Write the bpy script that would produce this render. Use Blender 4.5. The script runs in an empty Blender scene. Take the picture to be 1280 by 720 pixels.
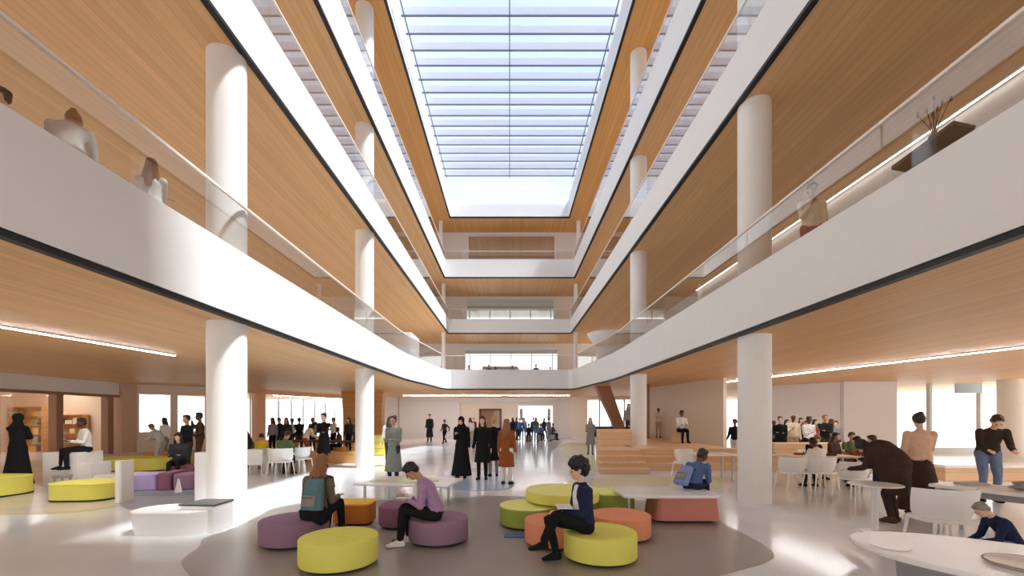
import bpy, bmesh, math, random
from mathutils import Vector, Matrix, noise
random.seed(7)
PI = math.pi
COL = bpy.context.scene.collection
EYE, F, CX, CY = 1.75, 540.0, 637.0, 522.0
def at(px, Y): return (px-CX)*Y/F                      # world x of a picture column at a depth
def dep(py, z=0.0): return F*(EYE-z)/(py-CY)           # depth of a picture row on a level
# ------------------------------------------------------------------ materials
MATS = {}
def srgb(c):
    return tuple(((v/255)/12.92 if v/255 <= .04045 else ((v/255+.055)/1.055)**2.4) for v in c)+(1.0,)
def mat(name, c, rough=.6, spec=.4, metal=0, vary=.06, scale=6.0, bump=0.0, bscale=60.0, sheen=0):
    if name in MATS: return MATS[name]
    m = bpy.data.materials.new(name); m.use_nodes = True
    n, l = m.node_tree.nodes, m.node_tree.links
    b = n['Principled BSDF']; b.inputs['Roughness'].default_value = rough
    b.inputs['Metallic'].default_value = metal; b.inputs['Specular IOR Level'].default_value = spec
    if sheen: b.inputs['Sheen Weight'].default_value = sheen
    col = srgb(c)
    tc = n.new('ShaderNodeTexCoord'); nz = n.new('ShaderNodeTexNoise')
    nz.inputs['Scale'].default_value = scale; nz.inputs['Detail'].default_value = 4
    l.new(tc.outputs['Object'], nz.inputs['Vector'])
    mx = n.new('ShaderNodeMix'); mx.data_type = 'RGBA'
    mx.inputs['A'].default_value = tuple(v*(1-vary) for v in col[:3])+(1,)
    mx.inputs['B'].default_value = tuple(min(1, v*(1+vary)) for v in col[:3])+(1,)
    l.new(nz.outputs['Fac'], mx.inputs['Factor']); l.new(mx.outputs['Result'], b.inputs['Base Color'])
    if bump:
        n2 = n.new('ShaderNodeTexNoise'); n2.inputs['Scale'].default_value = bscale
        l.new(tc.outputs['Object'], n2.inputs['Vector'])
        bp = n.new('ShaderNodeBump'); bp.inputs['Strength'].default_value = bump; bp.inputs['Distance'].default_value = .01
        l.new(n2.outputs['Fac'], bp.inputs['Height']); l.new(bp.outputs['Normal'], b.inputs['Normal'])
    MATS[name] = m; return m
def cloth(c, name=None):
    return mat(name or 'cloth_%d_%d_%d' % c, c, rough=.85, spec=.15, vary=.22, scale=14, bump=.25, bscale=240)
def wood(name, c, plank=.16, dark=.8, rough=.5, axis='X', spec=.3):
    if name in MATS: return MATS[name]
    m = bpy.data.materials.new(name); m.use_nodes = True
    n, l = m.node_tree.nodes, m.node_tree.links; b = n['Principled BSDF']
    b.inputs['Roughness'].default_value = rough; b.inputs['Specular IOR Level'].default_value = spec
    tc = n.new('ShaderNodeTexCoord'); sp = n.new('ShaderNodeSeparateXYZ'); l.new(tc.outputs['Object'], sp.inputs[0])
    def mth(op, a, v=None, v2=None):
        q = n.new('ShaderNodeMath'); q.operation = op
        for i, x in enumerate((a, v, v2)):
            if x is None: continue
            if isinstance(x, (int, float)): q.inputs[i].default_value = x
            else: l.new(x, q.inputs[i])
        return q.outputs[0]
    a = sp.outputs[axis]
    u = mth('DIVIDE', a, plank); idx = mth('FLOOR', u); fr = mth('FRACT', u)
    gap = mth('LESS_THAN', fr, .05)
    wn = n.new('ShaderNodeTexWhiteNoise'); wn.noise_dimensions = '1D'; l.new(idx, wn.inputs['W'])
    mp = n.new('ShaderNodeMapping'); l.new(tc.outputs['Object'], mp.inputs['Vector'])
    mp.inputs['Scale'].default_value = (9, .5, 9) if axis == 'X' else (.5, 9, 9)
    if axis == 'Z': mp.inputs['Scale'].default_value = (.8, .8, 14)
    nz = n.new('ShaderNodeTexNoise'); nz.inputs['Scale'].default_value = 1.6; nz.inputs['Detail'].default_value = 6
    l.new(mp.outputs[0], nz.inputs['Vector'])
    k = mth('ADD', mth('MULTIPLY', wn.outputs['Value'], .35), mth('MULTIPLY', nz.outputs['Fac'], .8))
    col = srgb(c)[:3]
    mx = n.new('ShaderNodeMix'); mx.data_type = 'RGBA'
    mx.inputs['A'].default_value = tuple(v*dark for v in col)+(1,); mx.inputs['B'].default_value = tuple(min(1, v*1.15) for v in col)+(1,)
    l.new(k, mx.inputs['Factor'])
    m2 = n.new('ShaderNodeMix'); m2.data_type = 'RGBA'; m2.inputs['B'].default_value = tuple(v*.55 for v in col)+(1,)
    l.new(mth('MULTIPLY', gap, .7), m2.inputs['Factor']); l.new(mx.outputs['Result'], m2.inputs['A'])
    l.new(m2.outputs['Result'], b.inputs['Base Color']); MATS[name] = m; return m
def emis(name, c, s):
    m = bpy.data.materials.new(name); m.use_nodes = True; n = m.node_tree.nodes; n.clear()
    e = n.new('ShaderNodeEmission'); e.inputs[0].default_value = srgb(c); e.inputs[1].default_value = s
    o = n.new('ShaderNodeOutputMaterial'); m.node_tree.links.new(e.outputs[0], o.inputs[0]); return m
def glass(name, tint, power, rough=.02, base=.04):
    m = bpy.data.materials.new(name); m.use_nodes = True; n, l = m.node_tree.nodes, m.node_tree.links; n.clear()
    t = n.new('ShaderNodeBsdfTransparent'); t.inputs[0].default_value = tint
    g = n.new('ShaderNodeBsdfGlossy'); g.inputs['Roughness'].default_value = rough
    f = n.new('ShaderNodeLayerWeight'); f.inputs[0].default_value = .5
    p = n.new('ShaderNodeMath'); p.operation = 'POWER'; p.inputs[1].default_value = power; l.new(f.outputs['Facing'], p.inputs[0])
    q = n.new('ShaderNodeMath'); q.operation = 'MULTIPLY_ADD'; q.inputs[1].default_value = 1-base; q.inputs[2].default_value = base; l.new(p.outputs[0], q.inputs[0])
    mx = n.new('ShaderNodeMixShader'); l.new(q.outputs[0], mx.inputs[0]); l.new(t.outputs[0], mx.inputs[1]); l.new(g.outputs[0], mx.inputs[2])
    o = n.new('ShaderNodeOutputMaterial'); l.new(mx.outputs[0], o.inputs[0]); return m
WHITE = mat('white_plaster', (232, 230, 227), rough=.55, vary=.03, scale=3, bump=.06, bscale=35)
COLM = mat('white_concrete', (236, 233, 228), rough=.5, vary=.03, scale=4)
WOODC = wood('timber_ceiling', (225, 181, 130), plank=.18)
WOODR = wood('timber_roof_soffit', (224, 170, 104), plank=.2)
BLACK = mat('black_joint', (22, 22, 24), rough=.5)
OAK = wood('pale_oak', (222, 186, 146), plank=.24, axis='Z', dark=.86)
OAKF = wood('pale_oak_deck', (224, 190, 152), plank=.2, axis='X', dark=.9)
OAK2 = wood('honey_oak', (212, 158, 100), plank=.3, axis='Z', dark=.85)
BROWN = mat('brown_frame', (150, 112, 84), rough=.5)
BEIGE = mat('beige_wall', (236, 222, 206), rough=.7, vary=.03)
GREYW = mat('grey_white_wall', (226, 221, 218), rough=.7, vary=.03)
DECK = mat('deck_carpet', (214, 208, 200), rough=.9)
WLAM = mat('white_laminate', (238, 237, 235), rough=.25, vary=.015)
GREYL = mat('grey_laminate', (150, 150, 152), rough=.4)
DGREY = mat('dark_grey_vinyl', (84, 86, 84), rough=.45)
METAL = mat('light_metal', (196, 196, 196), rough=.35, metal=.6)
LIME = mat('lime_felt', (230, 226, 112), rough=.85, spec=.15, vary=.05, bump=.2, bscale=300)
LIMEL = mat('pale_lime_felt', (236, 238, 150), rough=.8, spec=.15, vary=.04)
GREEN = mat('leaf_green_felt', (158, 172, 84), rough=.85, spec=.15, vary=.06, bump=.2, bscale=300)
PLUM = mat('plum_felt', (150, 120, 142), rough=.85, spec=.15, vary=.07, bump=.2, bscale=300)
DPLUM = mat('dark_plum_felt', (140, 94, 116), rough=.85, spec=.15, vary=.07)
LILAC = mat('lilac_felt', (182, 166, 214), rough=.85, spec=.15)
SALMON = mat('salmon_felt', (230, 154, 118), rough=.85, spec=.15, vary=.06, bump=.2, bscale=300)
TERRA = mat('terracotta_felt', (204, 136, 124), rough=.85, spec=.15, vary=.06)
ORANGE = mat('orange_felt', (224, 156, 90), rough=.85, spec=.15, vary=.06)
GL = glass('balustrade_glass', (.95, .95, .94, 1), 3.2, .015, .05)
GLW = glass('window_glass', (.98, .99, .99, 1), 5, .01, .03)
GLS = glass('roof_glass', (.71, .745, .79, 1), 5, .01, .02)
STRIP = emis('strip_light', (250, 250, 252), 95.0)
STRIP2 = emis('gallery_strip_light', (255, 250, 244), 5.0)

# polished terrazzo floor
def floor_mat(name, c, rough=.16, speck=.25, spec=.5):
    m = bpy.data.materials.new(name); m.use_nodes = True; n, l = m.node_tree.nodes, m.node_tree.links; b = n['Principled BSDF']
    b.inputs['Specular IOR Level'].default_value = spec
    tc = n.new('ShaderNodeTexCoord'); v = n.new('ShaderNodeTexVoronoi'); v.inputs['Scale'].default_value = 26
    l.new(tc.outputs['Object'], v.inputs['Vector'])
    r = n.new('ShaderNodeValToRGB'); r.color_ramp.elements[0].position = .12; r.color_ramp.elements[1].position = .3
    l.new(v.outputs['Distance'], r.inputs[0])
    nz = n.new('ShaderNodeTexNoise'); nz.inputs['Scale'].default_value = .8; nz.inputs['Detail'].default_value = 5; l.new(tc.outputs['Object'], nz.inputs['Vector'])
    col = srgb(c)[:3]
    mx = n.new('ShaderNodeMix'); mx.data_type = 'RGBA'
    mx.inputs['A'].default_value = tuple(x*(1-speck) for x in col)+(1,); mx.inputs['B'].default_value = col+(1,)
    l.new(r.outputs[0], mx.inputs['Factor'])
    m2 = n.new('ShaderNodeMix'); m2.data_type = 'RGBA'; m2.blend_type = 'MULTIPLY'; m2.inputs['Factor'].default_value = .25
    l.new(mx.outputs['Result'], m2.inputs['A']); l.new(nz.outputs['Fac'], m2.inputs['B']); l.new(m2.outputs['Result'], b.inputs['Base Color'])
    mr = n.new('ShaderNodeMapRange'); mr.inputs['To Min'].default_value = rough*.7; mr.inputs['To Max'].default_value = rough*1.4
    l.new(nz.outputs['Fac'], mr.inputs['Value']); l.new(mr.outputs[0], b.inputs['Roughness'])
    MATS[name] = m; return m
TERR = floor_mat('terrazzo', (236, 240, 242), .13, .1)
RESIN = floor_mat('grey_resin', (166, 160, 152), .3, .06, .5)
LIMEF = floor_mat('lime_floor', (228, 226, 186), .3, .03)
BLUEF = floor_mat('pale_blue_floor', (186, 204, 224), .2, .03)
TANF = floor_mat('tan_floor', (214, 204, 192), .2, .05)
GREYF = floor_mat('grey_floor', (160, 164, 174), .35, .05)

# ------------------------------------------------------------------ mesh helpers
def ico(sub):
    b = bmesh.new(); bmesh.ops.create_icosphere(b, subdivisions=sub, radius=1); v = [x.co.copy() for x in b.verts]; b.free(); return v
ICO1, ICO2 = ico(1), ico(2)
def ell(c, r, R=None, hi=False):
    c = Vector(c)
    if isinstance(r, (int, float)): r = (r, r, r)
    pts = [Vector((v.x*r[0], v.y*r[1], v.z*r[2])) for v in (ICO2 if hi else ICO1)]
    if R is not None: pts = [R @ p for p in pts]
    return [p+c for p in pts]
class MB:
    def __init__(s): s.bm = bmesh.new()
    def mesh(s, vs, fs):
        v = [s.bm.verts.new(p) for p in vs]
        for f in fs:
            try: s.bm.faces.new([v[i] for i in f])
            except ValueError: pass
        return s
    def box(s, x0, x1, y0, y1, z0, z1, M=None):
        p = [Vector((x, y, z)) for z in (z0, z1) for x, y in ((x0, y0), (x1, y0), (x1, y1), (x0, y1))]
        if M is not None: p = [M @ q for q in p]
        return s.mesh(p, [(3, 2, 1, 0), (4, 5, 6, 7), (0, 1, 5, 4), (1, 2, 6, 5), (2, 3, 7, 6), (3, 0, 4, 7)])
    def prism(s, poly, z0, z1, top=None):
        n = len(poly); t = top or poly
        vs = [Vector((x, y, z0)) for x, y in poly]+[Vector((x, y, z1)) for x, y in t]
        return s.mesh(vs, [tuple(reversed(range(n))), tuple(range(n, 2*n))]+[(i, (i+1) % n, n+(i+1) % n, n+i) for i in range(n)])
    def lathe(s, prof, cx=0, cy=0, n=48, sx=1, sy=1, caps=True):      # prof [(r,z)...] from bottom to top, closed caps
        vs = []; k = len(prof)
        for r, z in prof:
            for i in range(n):
                a = 2*PI*i/n; vs.append(Vector((cx+sx*r*math.cos(a), cy+sy*r*math.sin(a), z)))
        fs = [(j*n+i, j*n+(i+1) % n, (j+1)*n+(i+1) % n, (j+1)*n+i) for j in range(k-1) for i in range(n)]
        if caps: fs += [tuple(reversed(range(n))), tuple((k-1)*n+i for i in range(n))]
        return s.mesh(vs, fs)
    def hull(s, *pts):
        b = bmesh.new()
        for g in pts:
            for p in g: b.verts.new(p)
        r = bmesh.ops.convex_hull(b, input=b.verts[:])
        idx = {}; vs = []; fs = []
        for f in b.faces:
            t = []
            for v in f.verts:
                if v not in idx: idx[v] = len(vs); vs.append(v.co.copy())
                t.append(idx[v])
            fs.append(t)
        b.free(); return s.mesh(vs, fs)
    def tube(s, pts, r, n=8):
        for a, b in zip(pts[:-1], pts[1:]):
            s.bar(a, b, r, n)
        return s
    def bar(s, a, b, r, n=8, r2=None):
        a, b = Vector(a), Vector(b); d = (b-a).normalized(); r2 = r if r2 is None else r2
        u = d.orthogonal().normalized(); w = d.cross(u)
        vs = [a+r*(u*math.cos(2*PI*i/n)+w*math.sin(2*PI*i/n)) for i in range(n)]+[b+r2*(u*math.cos(2*PI*i/n)+w*math.sin(2*PI*i/n)) for i in range(n)]
        return s.mesh(vs, [tuple(reversed(range(n))), tuple(range(n, 2*n))]+[(i, (i+1) % n, n+(i+1) % n, n+i) for i in range(n)])
    def data(s, name, m, smooth=False, bevel=0, seg=3):
        me = bpy.data.meshes.new(name); bmesh.ops.recalc_face_normals(s.bm, faces=s.bm.faces[:])
        if bevel:
            es = [e for e in s.bm.edges if len(e.link_faces) == 2 and e.calc_face_angle(0) > .6]
            bmesh.ops.bevel(s.bm, geom=es, offset=bevel, segments=seg, profile=.5, affect='EDGES', clamp_overlap=True)
        s.bm.to_mesh(me); s.bm.free(); me.materials.append(m)
        if smooth:
            for p in me.polygons: p.use_smooth = True
            me.set_sharp_from_angle(angle=math.radians(40))
        return me
    def build(s, name, m, parent=None, smooth=False, bevel=0, seg=3, loc=None):
        o = bpy.data.objects.new(name, s.data(name, m, smooth, bevel, seg)); COL.objects.link(o)
        if parent: o.parent = parent
        if loc: o.location = loc
        return o
def thing(name, label, cat, loc=(0, 0, 0), rz=0, group=None):
    o = bpy.data.objects.new(name, None); COL.objects.link(o); o.location = loc; o.rotation_euler = (0, 0, rz)
    o.empty_display_size = .1; return tag(o, label, cat, group)
def tag(o, label, cat, group=None):
    o['label'] = label; o['category'] = cat
    if group: o['group'] = group
    return o
def struct(o, label=None):
    o['kind'] = 'structure'
    if label: o['label'] = label
    return o
def copy_thing(root, loc, rz, label, group=None):
    def cp(o, par):
        c = o.copy(); COL.objects.link(c); c.parent = par
        for ch in [x for x in bpy.data.objects if x.parent == o]: cp(ch, c)
        return c
    r = cp(root, None); r.location = loc; r.rotation_euler = (0, 0, rz); r['label'] = label
    if group: r['group'] = group
    return r
def rrect(w, d, r, n=6, cx=0, cy=0):
    out = []
    for sx, sy, a0 in ((1, 1, 0), (-1, 1, PI/2), (-1, -1, PI), (1, -1, 1.5*PI)):
        for i in range(n+1):
            a = a0+PI/2*i/n; out.append((cx+sx*(w/2-r)+r*math.cos(a), cy+sy*(d/2-r)+r*math.sin(a)))
    return out
def catmull(pts, n=8):
    out = []; k = len(pts)
    for i in range(k):
        p0, p1, p2, p3 = [Vector(pts[(i+j-1) % k]) for j in range(4)]
        for t in [q/n for q in range(n)]:
            out.append(tuple(.5*((2*p1)+(p2-p0)*t+(2*p0-5*p1+4*p2-p3)*t*t+(3*p1-p0-3*p2+p3)*t**3)))
    return out

# ------------------------------------------------------------------ building shell
YB = -7.0
LV = [dict(s=3.45, ft=4.66, rt=5.53, dk=4.35, out=26),
      dict(s=8.25, ft=9.37, rt=10.15, dk=9.05, out=14),
      dict(s=11.95, ft=13.3, rt=13.92, dk=12.75, out=14)]
PATHS = [[(4.7, YB), (4.7, 18.0), (4.66, 19.4), (4.52, 20.8), (4.33, 22.2), (4.14, 24.0), (3.98, 25.4), (3.8, 26.0), (3.55, 26.2)],
         [(4.71, YB), (4.71, 33.4)], [(4.7, YB), (4.7, 31.5)], [(4.26, 4.5), (4.26, 31.1)]]
BACKY = [41.0, 38.0, 36.5, 33.6]
struct(MB().box(-26, 26, YB-1, 44, -.2, 0).build('floor', TERR))
def halves(path, out, z0, z1, ymax, mb):
    ye = path[-1][1]
    for sgn in (1, -1):
        y0 = path[0][1]; pre = [(0, YB), (0, y0)] if y0 > YB else []
        poly = pre+[(sgn*x, y) for x, y in path]+[(0, ye), (0, ymax), (sgn*out, ymax), (sgn*out, YB)]
        mb.prism(poly, z0, z1)
    return mb
def ring(path, z0, z1, t0, t1, mb):                 # strip that follows the void's edge, from inner offset t0 to outer offset t1
    full = [(-x, y) for x, y in path]+[(x, y) for x, y in reversed(path)]
    def off(t):
        o = []
        for i, p in enumerate(full):
            a = Vector(full[max(0, i-1)]); b = Vector(full[min(len(full)-1, i+1)]); q = Vector(p)
            d1 = (q-a).normalized() if i > 0 else (b-q).normalized(); d2 = (b-q).normalized() if i < len(full)-1 else d1
            n1 = Vector((-d1.y, d1.x)); n2 = Vector((-d2.y, d2.x)); n = (n1+n2).normalized(); n /= max(.4, n.dot(n1))
            o.append(q+n*t)
        return o
    A, B = off(t0), off(t1); k = len(A)
    vs = []
    for P, z in ((A, z0), (B, z0), (B, z1), (A, z1)): vs += [Vector((p.x, p.y, z)) for p in P]
    fs = []
    for i in range(k-1):
        for j in range(4):
            fs.append((j*k+i, j*k+i+1, ((j+1) % 4)*k+i+1, ((j+1) % 4)*k+i))
    fs += [(0, k, 2*k, 3*k), (k-1, 4*k-1, 3*k-1, 2*k-1)]
    return mb.mesh(vs, fs)
for i, L in enumerate(LV):
    struct(halves(PATHS[i], L['out'], L['s'], L['s']+.06, BACKY[i], MB()).build('ceiling', WOODC))
    struct(halves([(x+.05, y) if j < len(PATHS[i])-1 else (x+.05, y+.05) for j, (x, y) in enumerate(PATHS[i])], L['out'], L['s']+.06, L['dk'], BACKY[i], MB()).build('floor', DECK))
    struct(ring(PATHS[i], L['s']+.045, L['ft'], 0, .14, MB()).build('trim_%d' % (2*i+1), WHITE))
    struct(ring(PATHS[i], L['s']-.02, L['s']+.045, -.012, .1, MB()).build('trim_%d' % (2*i+2), BLACK))
RS = 16.15
struct(halves(PATHS[3], 14, RS, RS+.08, 46, MB()).build('ceiling', WOODR))  # unseen near end of the opening closed off to shade nearby gallery edges
struct(halves([(4.31, 4.45), (4.31, 31.15)], 14, RS+.08, RS+.8, 46, MB()).build('ceiling', WHITE))
struct(ring(PATHS[3], RS+.045, RS+1.35, 0, .1, MB()).build('trim_7', WHITE))
struct(ring(PATHS[3], RS-.02, RS+.045, -.012, .08, MB()).build('trim_8', BLACK))
# skylight
sk = bpy.data.objects.new('window_1', None); COL.objects.link(sk); struct(sk, 'long glass skylight over the atrium with pale cross louvres')
MB().box(-4.25, 4.25, 4.55, 31.05, RS+1.3, RS+1.32).build('glass_pane', GLS, sk)
LV_M = mat('louvre_film', (243, 245, 250), rough=.6, vary=.02)
_n, _l = LV_M.node_tree.nodes, LV_M.node_tree.links; _t = _n.new('ShaderNodeBsdfTranslucent'); _t.inputs[0].default_value = srgb((243, 245, 250)); _m = _n.new('ShaderNodeMixShader'); _m.inputs[0].default_value = .65
_l.new(_n['Principled BSDF'].outputs[0], _m.inputs[1]); _l.new(_t.outputs[0], _m.inputs[2]); _l.new(_m.outputs[0], _n['Material Output'].inputs[0])
LV_D = mat('louvre_edge', (120, 128, 152), rough=.5, vary=.02)
ml = MB().box(-4.15, 4.15, -.006, .006, 0, .34); ml = ml.data('louver_blade', LV_M)
me_ = MB().box(-4.15, 4.15, -.03, .03, -.04, .0).data('louver_edge', LV_D)
y = 27.4
while y > 5.0:
    o = bpy.data.objects.new('louver_blade', ml); COL.objects.link(o); o.parent = sk; o.location = (0, y, 17.1)
    e = bpy.data.objects.new('louver_edge', me_); COL.objects.link(e); e.parent = o
    y -= .78
for x in (-4.0, 0, 4.0): MB().box(x-.02, x+.02, 4.7, 27.5, 17.0, 17.05).build('louver_rail', LV_D, sk)
for yy in (28.6, 29.9): MB().box(-4.2, 4.2, yy-.02, yy+.02, 17.38, 17.43).build('glazing_bar', LV_M, sk)
# glass balustrades
def balustrade(run, z0, z1, label, group):
    t = thing('glass_balustrade', label, 'balustrade', (run[0][0], run[0][1], z0), 0, group)
    o0 = Vector((run[0][0], run[0][1], z0)); hr = MB()
    for a, b in zip(run[:-1], run[1:]):
        a = Vector(a); b = Vector(b); d = (b-a); Ln = d.length; d.normalize(); k = max(1, round(Ln/3.2)); nrm = Vector((-d.y, d.x))
        for q in range(k):
            p = a+d*(Ln*q/k+.012); r = a+d*(Ln*(q+1)/k-.012)
            w = nrm*.009
            poly = [(p+w).xy-o0.xy, (r+w).xy-o0.xy, (r-w).xy-o0.xy, (p-w).xy-o0.xy]
            MB().prism([tuple(v) for v in poly], 0, z1-z0-.03).build('glass_panel', GL, t)
        w = nrm*.022
        poly = [(a+w).xy-o0.xy, (b+w).xy-o0.xy, (b-w).xy-o0.xy, (a-w).xy-o0.xy]
        hr.prism([tuple(v) for v in poly], z1-z0-.04, z1-z0)
    hr.build('handrail', mat('handrail_white', (240, 226, 214), rough=.3, vary=.01), t)
    return t
nm = ['first', 'second', 'third']
for i, L in enumerate(LV):
    P = PATHS[i]; off = .04
    for sg, side in ((-1, 'left'), (1, 'right')):
        if i == 0: run = [(sg*(x+off), y) for x, y in P[:7]]; run = [run[0]]+run[1:]
        else: run = [(sg*(x+off), y) for x, y in P]
        balustrade(run, L['ft'], L['rt'], 'long glass balustrade with pale handrail on the %s side of the %s gallery' % (side, nm[i]), None)
    x, y = P[-1]
    if i == 0: x, y = P[6]; y = 26.2
    balustrade([(-x+.1, y+off), (x-.1, y+off)], L['ft'], L['rt'], 'short glass balustrade with pale handrail across the far end of the %s gallery' % nm[i], None)
# columns
def column(x, y, z0, z1, label, r=.315):
    mb = MB(); mb.lathe([(r, z0-z0), (r, z1-z0)], n=40)
    o = mb.build('column', COLM, None, smooth=True, loc=(x, y, z0)); return tag(o, label, 'column')
ORD = {0: 'ground floor', 1: 'first gallery', 2: 'second gallery', 3: 'third gallery'}
TOPS = [(0, 3.45), (4.35, 8.25), (9.05, 11.95), (12.75, 16.15)]
for (x, ys, side) in ((-5.1, (7.8, 15.2), 'left'), (5.1, (9.0, 17.1), 'right')):
    for b, y in enumerate(ys):
        for lv, (z0, z1) in enumerate(TOPS):
            if b == 2: continue
            if side == 'right' and b == 1 and lv == 0: z0 = .68
            column(x, y, z0, z1, 'round white column, %s on the %s side, standing on the %s%s' % (('nearest', 'second', 'third')[b], side, ORD[lv], ' platform' if z0 == .68 else ''))
for i, (z0, z1, yy) in enumerate([(4.35, 8.25, 33.0), (9.05, 11.95, 33.0), (12.75, 16.15, 31.7)]):
    for sg, side in ((-1, 'left'), (1, 'right')):
        column(sg*5.05, yy, z0, z1, 'slim white corner column at the far %s corner of the %s' % (side, ORD[i+1]), .14)

# outer walls, upper galleries
def wall(name, x0, x1, y0, y1, z0, z1, m): return struct(MB().box(x0, x1, y0, y1, z0, z1).build(name, m))
wall('wall_right', 9.6, 9.8, YB, 33, 4.35, 8.25, GREYW)
def strip_window(name, x, y0, y1, z0, z1, sill):
    e = bpy.data.objects.new(name, None); COL.objects.link(e); struct(e)
    MB().box(x-.01, x+.01, y0, y1, z0+sill, z1).build('window_pane', GLW, e)
    k = int((y1-y0)/3)
    mb = MB()
    for q in range(k+1):
        yy = y0+(y1-y0)*q/k; mb.box(x-.04, x+.04, yy-.03, yy+.03, z0+sill, z1)
    mb.box(x-.05, x+.05, y0, y1, z0+sill-.05, z0+sill+.03)
    mb.build('window_frame', mat('frame_white', (225, 225, 225)), e)
wn = 3
wall('wall_left', -13.8, -13.6, YB, 33, 4.35, 5.25, WHITE); strip_window('window_2', -13.7, YB, 33, 4.35, 8.25, .9)  # unseen window strip, opened in the wall to brighten this gallery
for sg, side in ((-1, 'left'), (1, 'right')):
    for z0, z1 in TOPS[2:]:
        wall('wall_'+side, min(sg*13.8, sg*13.6), max(sg*13.8, sg*13.6), YB, 33, z0, z0+.9, WHITE)
        strip_window('window_%d' % wn, sg*13.7, YB, 33, z0, z1, .9); wn += 1
# end rooms: wall with a wide opening, a room behind brightened by added windows
def end_room(i, z0, z1, yw, yr, ox0, ox1, oz, xs):
    mb = MB(); mb.box(-xs, ox0, yw, yw+.2, z0, z1); mb.box(ox1, xs, yw, yw+.2, z0, z1)
    if oz < z1: mb.box(ox0, ox1, yw, yw+.2, oz, z1)
    struct(mb.build('wall_end', GREYW))
    struct(MB().box(ox0-2, ox1+2, yr, yr+.15, z0, z0+.9).box(ox0-2, ox1+2, yr, yr+.15, z1-.3, z1).build('wall_far', WHITE))
    fm = MB(); fm.box(ox0-2, ox1+2, yr+.02, yr+.1, z0+1.5, z0+1.58)
    for k in range(7): xx = ox0-2+(ox1-ox0+4)*k/6; fm.box(xx-.04, xx+.04, yr+.02, yr+.1, z0+.9, z1-.3)
    e = bpy.data.objects.new('window_%d' % (30+i), None); COL.objects.link(e); struct(e)
    fm.build('window_frame', mat('frame_grey', (176, 176, 180)), e); MB().box(ox0-2, ox1+2, yr+.05, yr+.06, z0+.9, z1-.3).build('window_pane', GLW, e)
    lo = struct(MB().box(ox0-2, ox0-1.85, yw+.2, yr, z0, z1).box(ox1+1.85, ox1+2, yw+.2, yr, z0, z1).build('wall_side', WHITE))
end_room(3, 12.75, 16.15, 33.6, 39, -3.2, 3.5, 15.9, 13.5)
end_room(2, 9.05, 11.95, 36.4, 40, -3.6, 3.7, 11.7, 13.5)
end_room(1, 4.35, 8.25, 38, 42, -3.9, 4.2, 7.9, 13.5)
struct(MB().box(-13.5, 13.5, 38, 44, 9.05-.8, 9.05).build('floor', DECK))
struct(MB().box(-13.5, 13.5, 36.5, 44, 11.95, 12.75).build('floor', DECK))
struct(MB().box(-13.5, 13.5, 41, 46, 3.5, 4.35).build('floor', DECK))
# ground floor perimeter -------------------------------------------------
# far end wall with door and bright opening
yw = 36.3
mb = MB(); H = 3.45
dx0, dx1, dz = at(599, yw), at(627, yw), 2.5
wx0, wx1 = at(648, yw), at(691, yw)
ex0, ex1 = at(575, yw), at(694, yw)
# beige recessed panel wall
mb.box(-9.3, dx0, yw, yw+.2, 0, H); mb.box(dx0, dx1, yw, yw+.2, dz, H); mb.box(dx1, wx0, yw, yw+.2, 0, H)
mb.box(wx0, wx1, yw, yw+.2, 2.75, H); mb.box(wx1, 5.0, yw, yw+.2, 0, H)
struct(mb.build('wall_far', BEIGE))
mb = MB(); mb.box(-9.2, at(574, 35.9), yw-.3, yw-.05, 0, H); mb.box(at(697, 35.9), at(720, 35.9), yw-.3, yw-.05, 0, H)
struct(mb.build('wall_pier', GREYW))
struct(MB().box(at(574, 35.9), at(697, 35.9), yw-.3, yw-.05, 3.05, 3.4).build('trim_9', WHITE))
d = bpy.data.objects.new('door_1', None); COL.objects.link(d); struct(d, 'dark brown door frame in the far beige wall')
DB = mat('dark_wood', (118, 74, 52), rough=.5)
MB().box(dx0, dx0+.16, yw-.1, yw+.25, 0, dz).box(dx1-.16, dx1, yw-.1, yw+.25, 0, dz).box(dx0, dx1, yw-.1, yw+.25, dz-.18, dz).build('door_frame', DB, d)
MB().box(dx0+.16, dx1-.7, yw+.12, yw+.17, 0, dz-.18).build('door_leaf', mat('door_leaf', (150, 110, 84)), d)
MB().lathe([(.02, 0), (.02, .3)], cx=dx1-.8, cy=yw+.07, n=8).build('door_handle', METAL, d, loc=(0, 0, .95))
struct(MB().box(dx0-2, wx0-.4, 38.8, 39, 0, H).build('wall_back_room', WHITE))
e = bpy.data.objects.new('window_20', None); COL.objects.link(e); struct(e)
MB().box(wx0, wx1, yw+.09, yw+.11, 0, 2.75).build('window_pane', GLW, e)
MB().box(wx0+.1, wx0+.4, yw+.5, yw+.6, 1.5, 2.5).box(wx1-.4, wx1-.15, yw+.5, yw+.6, 1.5, 2.5).build('window_blind', mat('frame_grey', (176, 176, 180)), e)
def hit(px, a, b):                                    # where the view ray of a picture column meets a wall line
    k = (px-CX)/F; ax, ay = a; bx, by = b
    t = (k*ay-ax)/((bx-ax)-k*(by-ay)); return (ax+(bx-ax)*t, ay+(by-ay)*t)
def seg(mb, a, b, z0, z1, th=.15):
    a = Vector(a); b = Vector(b); d = (b-a).normalized(); n = Vector((-d.y, d.x))*th/2
    return mb.prism([tuple(a+n), tuple(b+n), tuple(b-n), tuple(a-n)], z0, z1)
H = 3.45
PA, PB, PC, PD, PE = (-19.3, -5.0), (-19.3, 21.9), (-15.9, 25.0), (-12.6, 33.0), (-9.3, 36.3)
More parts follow.
